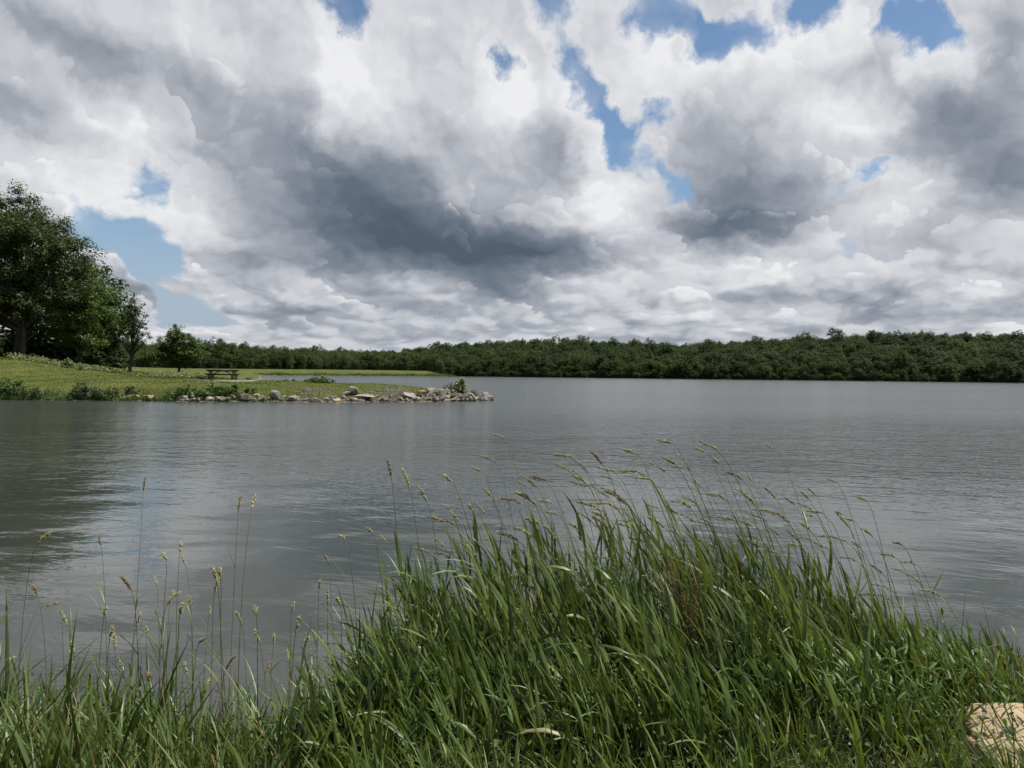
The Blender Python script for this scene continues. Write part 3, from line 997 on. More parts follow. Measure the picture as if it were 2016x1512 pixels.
SHOWN = [
    (258, 787, 42, 13, 'flat tan slab of rock at the water edge below the dark shrubs', True), (292, 787, 36, 15, 'tan wedge of rock next to the flat tan slab', True),
    (364, 788, 17, 16, 'single small pale rock at the foot of the leafy bank', False), (378, 784, 14, 18, 'small upright pale rock beside the single small rock', False),
    (437, 789, 30, 14, 'low grey rock at the waterline below the picnic table', False), (460, 786, 24, 18, 'whitish rock below the right end of the picnic table', False),
    (483, 789, 30, 22, 'rounded pale boulder where the leafy bank ends', False), (513, 789, 22, 16, 'dark-footed boulder left of the big split boulder', False),
    (541, 787, 28, 30, 'tall split pale boulder at the start of the gravel slope', False), (575, 789, 30, 15, 'low broad grey rock below the gravel slope', False),
    (680, 779, 22, 13, 'dark squat rock at the top of the stony shore', False), (697, 777, 26, 24, 'tilted grey rock leaning against the long pale slab', False),
    (718, 788, 44, 18, 'long pale slab sloping down to the water', False), (752, 789, 22, 12, 'dark low rock right of the long pale slab', False),
    (806, 784, 34, 20, 'brownish boulder midway along the stony shore', False), (830, 780, 24, 18, 'tan boulder above the waterline stones', True),
    (848, 778, 20, 24, 'narrow upright pale rock near the tip', False), (868, 782, 46, 26, 'largest pale boulder on the rocky tip', False),
    (905, 786, 46, 16, 'long flat grey slab at the waterline of the tip', False), (872, 768, 32, 14, 'flat pale rock on top of the tip pile', False),
    (893, 770, 26, 16, 'rounded pale rock behind the largest boulder', False), (925, 784, 26, 18, 'pale rock between the flat slab and the end boulder', False),
    (938, 772, 22, 14, 'small pale rock at the foot of the weeds on the tip', False), (957, 786, 28, 22, 'grey boulder at the very end of the point', False),
    (95, 787, 12, 6, 'small pale stone at the water edge under the grassy bank', False), (140, 788, 13, 7, 'small light stone left of the dark round shrub base', False),
    (166, 787, 13, 8, 'small light stone below the dark round shrub', False),
]
for n_, (px, py, wp, hp, lab, tn) in enumerate(SHOWN):
    rock(px, py, wp, hp, lab, None, tn, 0.22, k=n_ * 5 + 2)
GR = 'stones heaped along the shore of the point'
for n_ in range(240):
    px = random.choice([random.uniform(330, 560), random.uniform(560, 970), random.uniform(640, 960), random.uniform(820, 965), random.uniform(820, 965)])
    t = random.random()
    py = 790 - t * t * (np.interp(px, [330, 540, 700, 820, 880, 930, 965], [4, 9, 9, 14, 21, 17, 6]))
    sz = random.choice([random.uniform(6, 12), random.uniform(9, 18)]) * (1.15 if px > 820 else 1.0)
    if px < 560:
        lab, g2 = 'smaller stone at the waterline below the leafy bank of the point', 'waterline stones below the leafy bank'
    elif px < 800:
        lab, g2 = 'smaller stone on the gravelly middle stretch of the point shore', 'stones on the gravelly stretch'
    else:
        lab, g2 = 'smaller stone in the rock pile at the tip of the point', 'stones piled at the tip'
    tn = random.random() < 0.08
    lab = ('tan ' if tn else 'grey ') + ('small' if sz < 12 else 'fist-shaped' if sz < 17 else 'blocky') + lab[7:]
    rock(px, py, sz, sz * random.uniform(0.5, 0.85), lab, g2, tn, 0.5, 'stone')


def gravel():
    """Small broken stone on the two bare slopes, too small to tell apart."""
    mb = MB()
    for n_ in range(1500):
        px, top_ = random.choice([(random.gauss(615, 26), 763), (random.gauss(772, 26), 764), (random.gauss(772, 26), 764), (random.uniform(500, 960), 784)])
        py = random.uniform(top_, 790)
        if px < 500 or px > 955:
            continue
        x, y, z = None, None, None
        Y = float(np.interp(px, [500, 700, 850, 960], [46.9, 47.8, 49.7, 53.5])) + (790 - py) * 0.17 + random.uniform(-0.3, 0.4)
        X = (px - 1008) / FPX * Y
        if shore_dist(np.array([X]), np.array([Y]))[0] < -0.1 or shore_dist(np.array([X]), np.array([Y]))[0] > 4.6:
            continue
        z = float(land_z(X, Y))
        s = random.uniform(0.025, 0.065)
        v = unit(8) * np.array([1.2, 1, 0.7]) * s
        c = np.array([[a, b, c_] for a in (-1, 1) for b in (-1, 1) for c_ in (-1, 1)]) * s * np.array([1.1, 0.9, 0.6]) * rng.uniform(0.5, 1.1, (8, 3))
        a = random.uniform(0, 6.28)
        R = np.array([[math.cos(a), -math.sin(a), 0], [math.sin(a), math.cos(a), 0.3], [0, -0.3, 1]])
        mb.add(c @ R.T + np.array([X, Y, z + s * 0.3]), [[0, 1, 3, 2], [4, 6, 7, 5], [0, 4, 5, 1], [2, 3, 7, 6], [0, 2, 6, 4], [1, 5, 7, 3]])
    return mb.mesh('gravel', M['rock'])


tag(obj('gravel', gravel()), 'broken grey stone covering the bare slopes of the point', None, None, 'stuff')


def shrub(name, label, px, py, wpx, hpx, mat, leaf=0.12, dens=1.0, group=None, cat='shrub', Y=None, up=0.5):
    if Y is None:
        x, y, z = ground_at(px, py)
    else:
        x, y = (px - 1008) / FPX * Y, Y
        z = float(land_z(x, y))
    s = y / FPX
    W, H = wpx * s, hpx * s
    t = thing(name, label, cat, (x, y, z - 0.05), 0, group)
    nl = max(3, int(W / max(H, 0.3) * 4))
    lob = []
    for q in range(nl):
        u = (q + 0.5) / nl * 2 - 1
        hh = H * (1 - 0.45 * u * u) * random.uniform(0.75, 1.0)
        lob.append((u * W * 0.42, random.uniform(-0.15, 0.15) * W * 0.5, hh * 0.5, W / nl * 0.75 + 0.08, min(W * 0.3, 0.7) + 0.06, hh * 0.5))
    n_c = int(np.clip(W * H * 26 * dens, 14, 200))
    cm, cen = crown_mesh('foliage', lob, n_c, 0.17, 24, leaf, M[mat], 0.45, 0.9)
    mb = MB()
    for c in cen[:max(5, n_c // 6)]:
        a = np.array([c[0] * 0.55 + random.uniform(-.05, .05), c[1] * 0.55, 0.0])
        q = np.linspace(0, 1, 4)[:, None]
        mb.tube(a * (1 - q) + c * q + np.array([0, 0, 0.05]) * np.sin(q * 3.1), [0.02, 0.016, 0.012, 0.006], 4)
    obj('stem', mb.mesh('stem', M['bark']), t)
    obj('foliage', cm, t)
    return t


shrub('shrub', 'bright leafy bush at the far end of the near grassy shore', 22, 783, 75, 48, 'shrub', 0.13)
shrub('shrub', 'low dark bush at the waterline beside the bright leafy bush', 68, 786, 40, 34, 'shrub_dark', 0.11)
shrub('shrub', 'round greyish dark bush in the middle of the grassy shore', 165, 786, 52, 46, 'shrub_dark', 0.10, 1.2)
shrub('shrub', 'dark green bush just past the round greyish one', 203, 787, 46, 34, 'shrub_dark', 0.11)
shrub('shrub', 'small dark bush above the flat tan slabs', 258, 782, 34, 34, 'shrub_dark', 0.10)
shrub('shrub', 'thin green bush between the two dark bushes', 228, 783, 22, 26, 'shrub', 0.11)
shrub('shrub', 'sprawling bright green bush on the bank below the picnic table', 375, 784, 90, 30, 'shrub', 0.13, 1.3)
shrub('shrub', 'low bright bush continuing the leafy bank towards the stones', 440, 783, 80, 28, 'shrub', 0.13, 1.3)
shrub('shrub', 'small pale green bush at the edge of the stony shore', 492, 776, 30, 18, 'shrub', 0.12)
shrub('tall_weed', 'tall leafy weed standing up in front of the picnic table', 422, 775, 14, 34, 'pale_weed', 0.12, 1.6, None, 'weed')
shrub('tall_weed', 'short leafy weed right of the picnic table', 462, 768, 12, 20, 'shrub', 0.11, 1.4, None, 'weed')
shrub('shrub', 'low wide bush on the back edge of the point against the inlet', 628, 747, 66, 20, 'shrub', 0.15, 1.3, Y=64)
shrub('shrub', 'small low bush left of the wide one at the back of the point', 572, 747, 40, 9, 'shrub', 0.13, 1.0, Y=64)
shrub('sapling', 'pale leafy sapling growing from the rocks at the tip', 907, 770, 20, 44, 'pale_weed', 0.20, 1.0, None, 'sapling', Y=56.5)
shrub('tall_weed', 'thin grassy weed left of the sapling on the tip', 884, 768, 16, 20, 'meadow', 0.10, 0.7, None, 'weed', Y=57)
shrub('tall_weed', 'dry weedy tuft right of the sapling on the tip', 930, 770, 26, 14, 'meadow', 0.10, 0.9, None, 'weed', Y=56)
shrub('sapling', 'small sapling standing alone on the slope below the tall trees', 133, 735, 17, 26, 'pale_weed', 0.16, 1.6, None, 'sapling', Y=66)
shrub('tall_weed', 'little upright weed right of the sapling on the slope', 158, 742, 7, 14, 'shrub', 0.10, 1.2, None, 'weed', Y=64)
shrub('shrub', 'tiny bush at the foot of the leaning tree', 262, 724, 20, 9, 'shrub_dark', 0.15, 1.0, None, 'shrub', Y=84)
shrub('shrub', 'dark low bush beside the left end of the picnic table', 396, 745, 22, 12, 'shrub_dark', 0.12, 1.0, None, 'shrub', Y=60)
shrub('shrub', 'yellow-green bush right of the picnic table', 490, 742, 24, 11, 'shrub', 0.12, 1.0, None, 'shrub', Y=66)
for n_, (px, Y, wp, hp) in enumerate([(20, 84, 60, 60), (75, 86, 70, 70), (130, 86, 60, 66), (180, 84, 60, 60), (225, 86, 50, 40), (-30, 80, 80, 70), (100, 92, 90, 100), (40, 96, 90, 120), (160, 98, 90, 100), (215, 100, 70, 60)]):
    shrub('understory_shrub', 'dark bush in the shade under the tall trees', px, 715, wp, hp, 'oak', 0.34, 0.25, 'bushes under the tall trees', Y=Y)


def weeds():
    """Pale flowering weeds in a loose band across the field, too many to count."""
    P, N, S = [], [], []
    for n_ in range(430):
        r = rng.uniform(-0.655, -0.395)
        Y = rng.normal(70, 2.2) + (3 if r > -0.5 else 0)
        if rng.random() < 0.25:
            Y = rng.uniform(62, 80)
        x = r * Y
        if math.sin(x * 1.1) + math.sin(x * 0.43 + 1) < -0.4 and rng.random() < 0.8:
            continue
        z = float(land_z(x, Y))
        h = rng.uniform(0.25, 0.65)
        k = rng.integers(10, 26)
        p = np.stack([x + rng.normal(0, 0.16, k), Y + rng.normal(0, 0.16, k), z + h * rng.random(k) ** 0.7], -1)
        P.append(p)
        N.append(rng.normal(size=(k, 3)) + np.array([0, -0.3, 0.9]))
        S.append(rng.uniform(0.07, 0.17, k))
    V, F = leaf_cloud(np.concatenate(P), np.concatenate(N), np.concatenate(S))
    return mesh_np('weeds', V, F, M['pale_weed'])


tag(obj('weeds', weeds()), 'loose band of pale leafy weeds crossing the field', None, None, 'stuff')


def meadow():
    n = 56000
    Y = 46 + 60 * rng.random(n) ** 1.6
    r = rng.uniform(-0.72, 0.0, n)
    X = r * Y
    d = shore_dist(X, Y)
    keep = (d > np.where(X > -21, rng.uniform(0.5, 1.5, n) + 2.2 * np.exp(-((X + 12.3) / 0.9) ** 2) + 2.2 * np.exp(-((X + 7.6) / 0.9) ** 2), 0.2)) & (Y < 112)
    X, Y, d = X[keep], Y[keep], d[keep]
    Z = land_z(X, Y)
    n = len(X)
    edge = np.exp(-d / 1.2) * (X < -20)
    L = rng.uniform(0.04, 0.11, n) * (1 + 2.2 * edge + 1.2 * (Y > 66))
    V, F = blades(np.stack([X, Y, Z - 0.01], -1), L, rng.uniform(0.02, 0.05, n) * (1 + (Y - 46) / 60), rng.uniform(0, 6.28, n),
                  rng.uniform(0.0, 0.5, n), rng.uniform(0.1, 0.9, n), 0.1, n=3)
    return mesh_np('meadow', V, F, M['meadow'])


tag(obj('grass', meadow()), 'short yellow-green grass of the point and field', None, None, 'stuff')

def shore_grass():
    """Rank grass hanging over the water along the near edge of the field."""
    n = 9000
    t = rng.random(n)
    X = -52 + 40 * rng.random(n)
    Y = np.interp(X, SHORE[:10, 0], SHORE[:10, 1]) + rng.random(n) ** 1.5 * 1.8 + 0.05
    keep = rng.random(n) < np.interp(X, [-52, -22, -19, -12], [1, 1, 0.35, 0.2])
    X, Y = X[keep], Y[keep]
    n = len(X)
    V, F = blades(np.stack([X, Y, np.maximum(land_z(X, Y), 0) - 0.02], -1), rng.uniform(0.18, 0.55, n) * (0.65 + 0.5 * np.sin(X * 1.7) ** 2), rng.uniform(0.02, 0.05, n), rng.uniform(0, 6.28, n),
                  rng.uniform(0.0, 0.6, n), rng.uniform(0.2, 1.2, n), 0.1, n=4)
    return mesh_np('shore_grass', V, F, M['shrub'])


tag(obj('shore_grass', shore_grass()), 'rank green grass fringing the shore of the field', None, None, 'stuff')

def strip_reeds():
    """Tall reedy growth along the water side of the far grass strip."""
    n = 5200
    S = SHORE[18:24]
    seg = np.hypot(*np.diff(S, axis=0).T)
    cum = np.concatenate([[0], np.cumsum(seg)])
    t = rng.random(n) * cum[-1]
    X = np.interp(t, cum, S[:, 0]) - rng.random(n) ** 1.5 * 5.0
    Y = np.interp(t, cum, S[:, 1]) + rng.random(n) ** 1.5 * 2.0
    V, F = blades(np.stack([X, Y, np.maximum(land_z(X, Y), 0) - 0.05], -1), rng.uniform(0.5, 1.5, n) * (0.6 + 0.5 * np.sin(t * 0.11) ** 2), rng.uniform(0.12, 0.3, n), rng.uniform(0, 6.28, n),
                  rng.uniform(0, 0.4, n), rng.uniform(0.1, 0.7, n), 0.1, n=3)
    return mesh_np('strip_reeds', V, F, M['shrub'])


tag(obj('shore_reeds', strip_reeds()), 'dark reedy fringe along the far grass strip', None, None, 'stuff')

# picnic table on its concrete pad
tx, ty, tz = (438 - 1008) / FPX * 58.5, 58.5, 0.0
tz = float(land_z(tx, ty)) + 0.05
pad = MB()
pad.box((-2.5, -1.3, -0.4), (2.3, 1.3, 0.0))
po = tag(obj('pavement', pad.mesh('pavement', M['concrete']), None, (tx, ty, tz)), 'concrete pad under the picnic table', None, None, 'structure')
table = thing('picnic_table', 'dark picnic table with attached benches on the concrete pad', 'picnic table', (tx, ty, tz + 0.004), math.radians(36))
L2 = 1.17


def plank(name, y0, y1, z0, z1, half, parent):
    b = MB()
    b.box((-half, y0, z0), (half, y1, z1))
    return obj(name, b.mesh(name, M['table']), parent)


top = thing('tabletop', None, None, (0, 0, 0))
top.parent = table
for q in range(5):
    plank('plank', -0.375 + q * 0.152, -0.375 + q * 0.152 + 0.142, 0.715, 0.765, L2, top)
for s_ in (-1, 1):
    bench = thing('bench', None, None, (0, 0, 0))
    bench.parent = table
    for q in range(2):
        y0 = s_ * 0.72 - 0.145 + q * 0.15
        plank('plank', y0, y0 + 0.14, 0.42, 0.47, L2, bench)
    for e in (-1, 1):
        b = MB()
        b.bar((e * 0.86, s_ * 0.72, 0.0), (e * 0.86, s_ * 0.72, 0.415), 0.06, 0.06)
        obj('bench_leg', b.mesh('bench_leg', M['table']), table)
for s_ in (-1, 1):
    b = MB()
    b.bar((-1.05, s_ * 0.34, 0.67), (1.05, s_ * 0.34, 0.67), 0.04, 0.085)
    obj('apron_rail', b.mesh('apron_rail', M['table']), table)
    b = MB()
    b.bar((-1.05, s_ * 0.60, 0.385), (1.05, s_ * 0.60, 0.385), 0.04, 0.065)
    obj('bench_rail', b.mesh('bench_rail', M['table']), table)
for e in (-1, 1):
    for s_ in (-1, 1):
        b = MB()
        b.bar((e * 0.86, s_ * 0.30, 0.0), (e * 0.86, s_ * 0.26, 0.66), 0.09, 0.09)
        obj('leg', b.mesh('leg', M['table']), table)
    b = MB()
    b.bar((e * 0.80, -0.84, 0.375), (e * 0.80, 0.84, 0.375), 0.05, 0.075)
    obj('bench_support', b.mesh('bench_support', M['table']), table)
    b = MB()
    b.bar((e * 0.86, -0.37, 0.69), (e * 0.86, 0.37, 0.69), 0.06, 0.055)
    obj('top_support', b.mesh('top_support', M['table']), table)
    b = MB()
    b.bar((e * 0.76, 0, 0.40), (e * 0.06, 0, 0.70), 0.05, 0.06)
    obj('brace', b.mesh('brace', M['table']), table)


# ------------------------------------------------------------------ near bank: reeds, grass, stalks, rock
def reed_top(x):
    """Height of the leafy reed mass above the water by place along the bank."""
    return np.interp(x, [-1.35, -0.95, -0.62, -0.25, 0.3, 0.8, 1.5, 1.95, 2.4, 2.8, 3.1], [0.26, 0.42, 0.62, 0.74, 0.82, 0.86, 0.84, 0.68, 0.33, 0.12, 0.08])


def wave_(x, y=0.0):
    return 0.5 + 0.25 * np.sin(x * 5.3 + 2.1 * np.sin(x * 2.3 + y)) + 0.25 * np.sin(x * 11.7 + y * 7 + 1.3 * np.sin(y * 9))


def reeds():
    """The tall leaning reed clump: each plant is a thin stem with long leaves along it."""
    mb = MB()
    n = 2100
    Y = rng.uniform(2.95, 5.05, n)
    X = rng.uniform(-1.15, 3.05, n)
    E = bank_edge(X)
    back = E - Y
    left = np.interp(Y, [2.9, 3.6, 4.4], [-0.82, -0.84, -0.66])
    right = np.interp(Y, [2.9, 3.5, 4.0, 4.8], [1.25, 1.7, 2.6, 2.95])
    p = np.clip((X - left) / 0.25 + 0.6, 0, 1) * np.clip((right - X) / 0.5 + 0.6, 0, 1) * np.interp(Y, [2.95, 3.3, 3.8], [0.35, 0.75, 1.0])
    p *= 0.55 + 0.6 * wave_(X, Y)
    keep = (back > -0.22) & (rng.random(n) < p)
    keep &= ~((np.abs(X - 0.98) < 0.11) & (Y > 3.6) & (rng.random(n) < 0.75))
    X, Y, E = X[keep], Y[keep], E[keep]
    n = len(X)
    Z = np.maximum(bank_z(X, Y), -0.05)
    Hh = (reed_top(X) * rng.uniform(0.50, 1.05, n) * (0.78 + 0.36 * wave_(X * 1.3, 0.4)) - Z) * np.interp(Y, [2.95, 3.4, 4.1], [0.50, 0.72, 1.0])
    Hh = np.maximum(Hh, 0.16)
    wind = np.interp(X, [-1, 0, 1, 2, 3], [0.16, 0.32, 0.48, 0.60, 0.64]) * rng.uniform(0.5, 1.25, n)
    s = np.linspace(0, 1, 6)
    hd = rng.uniform(0, 6.28, n)
    px = X[:, None] - wind[:, None] * Hh[:, None] * s ** 1.9 + 0.08 * Hh[:, None] * np.cos(hd)[:, None] * s
    py = Y[:, None] + 0.10 * Hh[:, None] * np.sin(hd)[:, None] * s
    pz = Z[:, None] + Hh[:, None] * s
    P = np.stack([px, py, pz], -1)
    # stems as three-sided tubes
    r = (0.0030 * (1 - 0.5 * s))[None, :, None, None]
    a = np.arange(3) * 2.094
    ring = np.stack([np.cos(a), np.sin(a), 0 * a], -1)[None, None]
    V = P[:, :, None] + r * ring
    b = (np.arange(n) * 18)[:, None, None]
    ii = b + (np.arange(5) * 3)[None, :, None] + np.arange(3)[None, None]
    jj = b + (np.arange(5) * 3)[None, :, None] + ((np.arange(3) + 1) % 3)[None, None]
    mb.add(V, np.stack([ii, jj, jj + 3, ii + 3], -1).reshape(-1, 4))
    # leaves: most stream with the wind, some hang or stand across it
    per = 5
    t = np.clip((np.arange(per)[None] + rng.uniform(0, 1, (n, per))) / per * 0.95 + 0.05, 0, 1)
    q = t * 5
    i0 = np.clip(q.astype(int), 0, 4)
    fr = (q - i0)[..., None]
    rows = np.arange(n)[:, None]
    base = (P[rows, i0] * (1 - fr) + P[rows, i0 + 1] * fr).reshape(-1, 3)
    m = n * per
    W = np.repeat(wind, per)
    T = t.ravel()
    L = rng.uniform(0.18, 0.46, m) * np.interp(T, [0, 0.4, 1], [0.75, 1.1, 0.8]) * np.repeat(np.interp(Hh, [0.2, 0.8], [0.75, 1.05]), per)
    stream = rng.random(m) < 0.66
    odd = rng.random(m) < 0.12
    V, F = blades(base, L, rng.uniform(0.012, 0.030, m), np.where(stream, rng.normal(np.pi, 0.7, m), rng.uniform(0, 6.28, m)),
                  np.where(odd, rng.uniform(0.5, 1.0, m), rng.uniform(0.05, 0.45, m)), np.where(odd, rng.uniform(0.6, 1.8, m), rng.uniform(-0.1, 0.55, m)),
                  W * rng.uniform(0.4, 1.5, m), n=6, twist=rng.normal(0, 1.0, m))
    mb.add(V, F)
    return mb.mesh('reed_grass', M['reed'])


tag(obj('reed_grass', reeds()), 'dense clump of tall reed grass leaning in the wind', None, None, 'stuff')


def left_leaves():
    """Shorter broad reed leaves along the rest of the bank edge."""
    n = 620
    X = rng.uniform(-4.0, -0.3, n)
    Y = bank_edge(X) - rng.uniform(-0.12, 0.95, n)
    Z = np.maximum(bank_z(X, Y), -0.03)
    mb = MB()
    per = 5
    X, Y, Z = (np.repeat(v, per) + (rng.normal(0, 0.02, n * per) if k < 2 else 0) for k, v in enumerate((X, Y, Z)))
    m = n * per
    Hs = np.interp(X, [-4, -2.4, -1.2, -0.6], [0.46, 0.46, 0.42, 0.50])
    zb = Z + rng.random(m) * Hs * 0.35
    V, F = blades(np.stack([X, Y, zb], -1), rng.uniform(0.14, 0.42, m) * Hs / 0.44 * np.where(rng.random(m) < 0.08, 1.5, 1.0) * (0.72 + 0.4 * np.sin(X * 4.1 + 2 * np.sin(X * 1.7)) ** 2), rng.uniform(0.008, 0.021, m), rng.uniform(0, 6.28, m), rng.uniform(0.05, 0.55, m),
                  rng.uniform(0.0, 1.1, m), rng.uniform(-0.08, 0.2, m), n=6, twist=rng.normal(0, 0.9, m))
    mb.add(V, F)
    return mb.mesh('bank_grass', M['reed'])


tag(obj('bank_grass', left_leaves()), 'knee-high broad-bladed grass along the low bank', None, None, 'stuff')


def low_grass():
    mb = MB()
    n = 20000
    X = rng.uniform(-3.4, 3.6, n)
    Y = rng.uniform(2.2, 4.9, n)
    keep = (Y < bank_edge(X) - rng.uniform(-0.05, 0.25, n)) & (np.abs(X) < Y * 0.74 + 0.2)
    rk = np.hypot((X - 2.36) / 0.50, (Y - 3.15) / 0.34) < 1
    keep &= ~rk
    X, Y = X[keep], Y[keep]
    n = len(X)
    Z = bank_z(X, Y)
    pt = 0.5 + 0.5 * np.sin(X * 3.1 + 1.3 * np.sin(Y * 4)) * np.cos(Y * 3.7 + X)
    L = rng.uniform(0.06, 0.24, n) * (0.6 + 0.7 * pt)
    V, F = blades(np.stack([X, Y, Z - 0.005], -1), L, rng.uniform(0.0025, 0.007, n), rng.uniform(0, 6.28, n), rng.uniform(0.05, 0.8, n), rng.uniform(0.1, 1.5, n),
                  rng.uniform(0, 0.25, n), n=5, twist=rng.normal(0, 0.6, n))
    mb.add(V, F)
    return mb.mesh('low_grass', M['grass'])


tag(obj('low_grass', low_grass()), 'fine low grass covering the near bank', None, None, 'stuff')


def mid_blades():
    """Single broad blades rising in front of the clump."""
    n = 1150
    X = rng.uniform(-2.6, 3.0, n)
    Y = rng.uniform(2.5, 3.9, n)
    keep = (np.abs(X) < Y * 0.74 + 0.2) & (np.hypot((X - 2.36) / 0.42, (Y - 3.1) / 0.4) > 1)
    X, Y = X[keep], Y[keep]
    n = len(X)
    per = 3
    X, Y = np.repeat(X, per) + rng.normal(0, 0.02, n * per), np.repeat(Y, per) + rng.normal(0, 0.02, n * per)
    m = n * per
    Lm = np.interp(Y, [2.5, 3.9], [0.30, 0.42])
    V, F = blades(np.stack([X, Y, bank_z(X, Y)], -1), rng.uniform(0.5, 1.0, m) * Lm, rng.uniform(0.008, 0.022, m), rng.uniform(0, 6.28, m), rng.uniform(0.05, 0.5, m),
                  rng.uniform(0.0, 0.9, m), np.interp(X, [-1, 2], [0.0, 0.4]) * rng.uniform(0.3, 1.3, m), n=6, twist=rng.normal(0, 0.9, m))
    return mesh_np('broad_grass', V, F, M['grass'])


tag(obj('broad_grass', mid_blades()), 'single broad grass blades rising in front of the reeds', None, None, 'stuff')


def straw():
    """Dead brown stalks: a standing bundle in the clump's gap, and litter on the soil."""
    mb = MB()
    n = 260
    X = 1.03 + rng.normal(0, 0.085, n)
    Y = 4.12 + rng.normal(0, 0.13, n)
    V, F = blades(np.stack([X, Y, bank_z(X, Y)], -1), rng.uniform(0.35, 0.95, n), rng.uniform(0.003, 0.007, n), rng.uniform(0, 6.28, n), rng.uniform(0.0, 0.25, n), rng.uniform(0, 0.6, n),
                  rng.uniform(0.05, 0.3, n), n=5)
    mb.add(V, F)
    n = 2600
    X = rng.uniform(-3, 3.4, n)
    Y = rng.uniform(2.3, 4.6, n)
    V, F = blades(np.stack([X, Y, bank_z(X, Y) + rng.uniform(0.01, 0.06, n)], -1), rng.uniform(0.06, 0.3, n), rng.uniform(0.002, 0.005, n), rng.uniform(0, 6.28, n), rng.uniform(1.2, 1.6, n),
                  rng.uniform(-0.2, 0.3, n), 0.0, n=4)
    mb.add(V, F)
    n = 420
    X = rng.uniform(-2.6, 2.8, n)
    Y = bank_edge(X) - rng.uniform(0, 1.5, n)
    V, F = blades(np.stack([X, Y, bank_z(X, Y)], -1), rng.uniform(0.3, 0.7, n), rng.uniform(0.003, 0.006, n), rng.uniform(0, 6.28, n), rng.uniform(0.05, 0.7, n), rng.uniform(0, 0.8, n), 0.2, n=5)
    mb.add(V, F)
    return mb.mesh('dry_straw', M['straw'])


tag(obj('dry_straw', straw()), 'dead brown grass stalks and litter among the reeds', None, None, 'stuff')


def clover():
    P, N, S = [], [], []
    n = 3000
    X = rng.uniform(-2.8, 3.3, n)
    Y = rng.uniform(2.3, 4.2, n)
    dens = np.interp(X, [-2.8, -0.5, 0.4, 1.2, 3], [0.12, 0.2, 0.6, 1.0, 0.7]) * (0.5 + 0.5 * np.sin(X * 2.3 + 1) * np.sin(Y * 5 + X))
    keep = (rng.random(n) < dens) & (Y < bank_edge(X) - 0.15) & (np.hypot((X - 2.36) / 0.5, (Y - 3.15) / 0.34) > 1)
    for x, y in zip(X[keep], Y[keep]):
        z = float(bank_z(x, y)) + rng.uniform(0.03, 0.16) * (1.6 if y > 3.5 else 1.0)
        a0 = rng.uniform(0, 6.28)
        for q in range(3):
            a = a0 + q * 2.094
            P.append((x + 0.010 * math.cos(a), y + 0.010 * math.sin(a), z))
            N.append((0.5 * math.cos(a) + rng.normal(0, .25), 0.5 * math.sin(a) + rng.normal(0, .25), 1))
            S.append(rng.uniform(0.014, 0.034))
    V, F = leaf_cloud(np.array(P), np.array(N), np.array(S), 0.75)
    return mesh_np('ground_weeds', V, F, M['herb'])


tag(obj('ground_weeds', clover()), 'small clover-like leaves carpeting the bank', None, None, 'stuff')


def leafy_weeds():
    """Broad-leaved weeds growing up among the reeds on the right of the bank."""
    mb = MB()
    n = 130
    X = np.concatenate([rng.uniform(1.1, 2.5, n), rng.uniform(-2.4, 1.1, 40)])
    Y = np.concatenate([rng.uniform(3.0, 4.25, n), rng.uniform(2.9, 3.6, 40)])
    for x, y in zip(X, Y):
        z = float(bank_z(x, y))
        h = rng.uniform(0.18, 0.48)
        k = rng.integers(5, 10)
        t = np.linspace(0.25, 1, k)
        lean = rng.normal(-0.12, 0.08)
        c = np.stack([x + lean * t, y + 0 * t, z + h * t], -1)
        mb.tube(np.array([[x, y, z], [x + lean * 0.5, y, z + h * 0.5], [x + lean, y, z + h]]), [0.003, 0.0025, 0.0015], 3)
        V, F = blades(c, rng.uniform(0.04, 0.085, k), rng.uniform(0.010, 0.023, k), np.arange(k) * 2.4 + rng.uniform(0, 6), rng.uniform(0.6, 1.1, k), rng.uniform(0.2, 0.9, k), 0.1, n=4, taper=0.45)
        mb.add(V, F)
    return mb.mesh('leafy_weeds', M['herb'])


tag(obj('leafy_weeds', leafy_weeds()), 'broad-leaved green weeds growing among the reeds', None, None, 'stuff')


# tan boulder half sunk in the grass
def bank_rock():
    bm = bmesh.new()
    bmesh.ops.create_cube(bm, size=2.0)
    bmesh.ops.subdivide_edges(bm, edges=list(bm.edges), cuts=30, use_grid_fill=True)
    from mathutils import noise as mn
    for v in bm.verts:
        p = Vector(v.co)
        r = p.normalized()
        p = p.lerp(r * 1.25, 0.45)
        big = mn.noise(p * 1.3 + Vector((3, 1, 7)))
        mid = mn.noise(p * 3.5)
        cr = abs(mn.noise(p * 2.2 + Vector((9, 2, 4))))
        k = 1 + 0.16 * big + 0.07 * mid + 0.03 * mn.noise(p * 9) + 0.015 * mn.noise(p * 24) - 0.10 * max(0.0, 0.09 - cr) / 0.09
        v.co = (p.x * 0.38 * k, p.y * 0.25 * k, p.z * 0.16 * k)
    me = bpy.data.meshes.new('boulder')
    bm.to_mesh(me)
    bm.free()
    for f in me.polygons:
        f.use_smooth = True
    me.materials.append(M['rock_near'])
    o = obj('boulder', me, None, (2.34, 3.18, 0.225))
    o.rotation_euler = (math.radians(12), math.radians(-6), math.radians(-14))
    return tag(o, 'tan flat-topped boulder half hidden in grass on the near bank', 'rock')


def rock_fringe():
    """Grass growing up in front of the boulder."""
    n = 230
    X = rng.uniform(1.7, 2.6, n)
    Y = rng.uniform(2.62, 2.92, n) + (X - 2.1) * 0.1
    V, F = blades(np.stack([X, Y, bank_z(X, Y)], -1), rng.uniform(0.15, 0.42, n), rng.uniform(0.004, 0.013, n), rng.normal(np.pi, 0.9, n), rng.uniform(0.1, 0.5, n), rng.uniform(0, 0.9, n), 0.35, n=6, twist=rng.normal(0, 0.8, n))
    return mesh_np('fringe_grass', V, F, M['grass'])


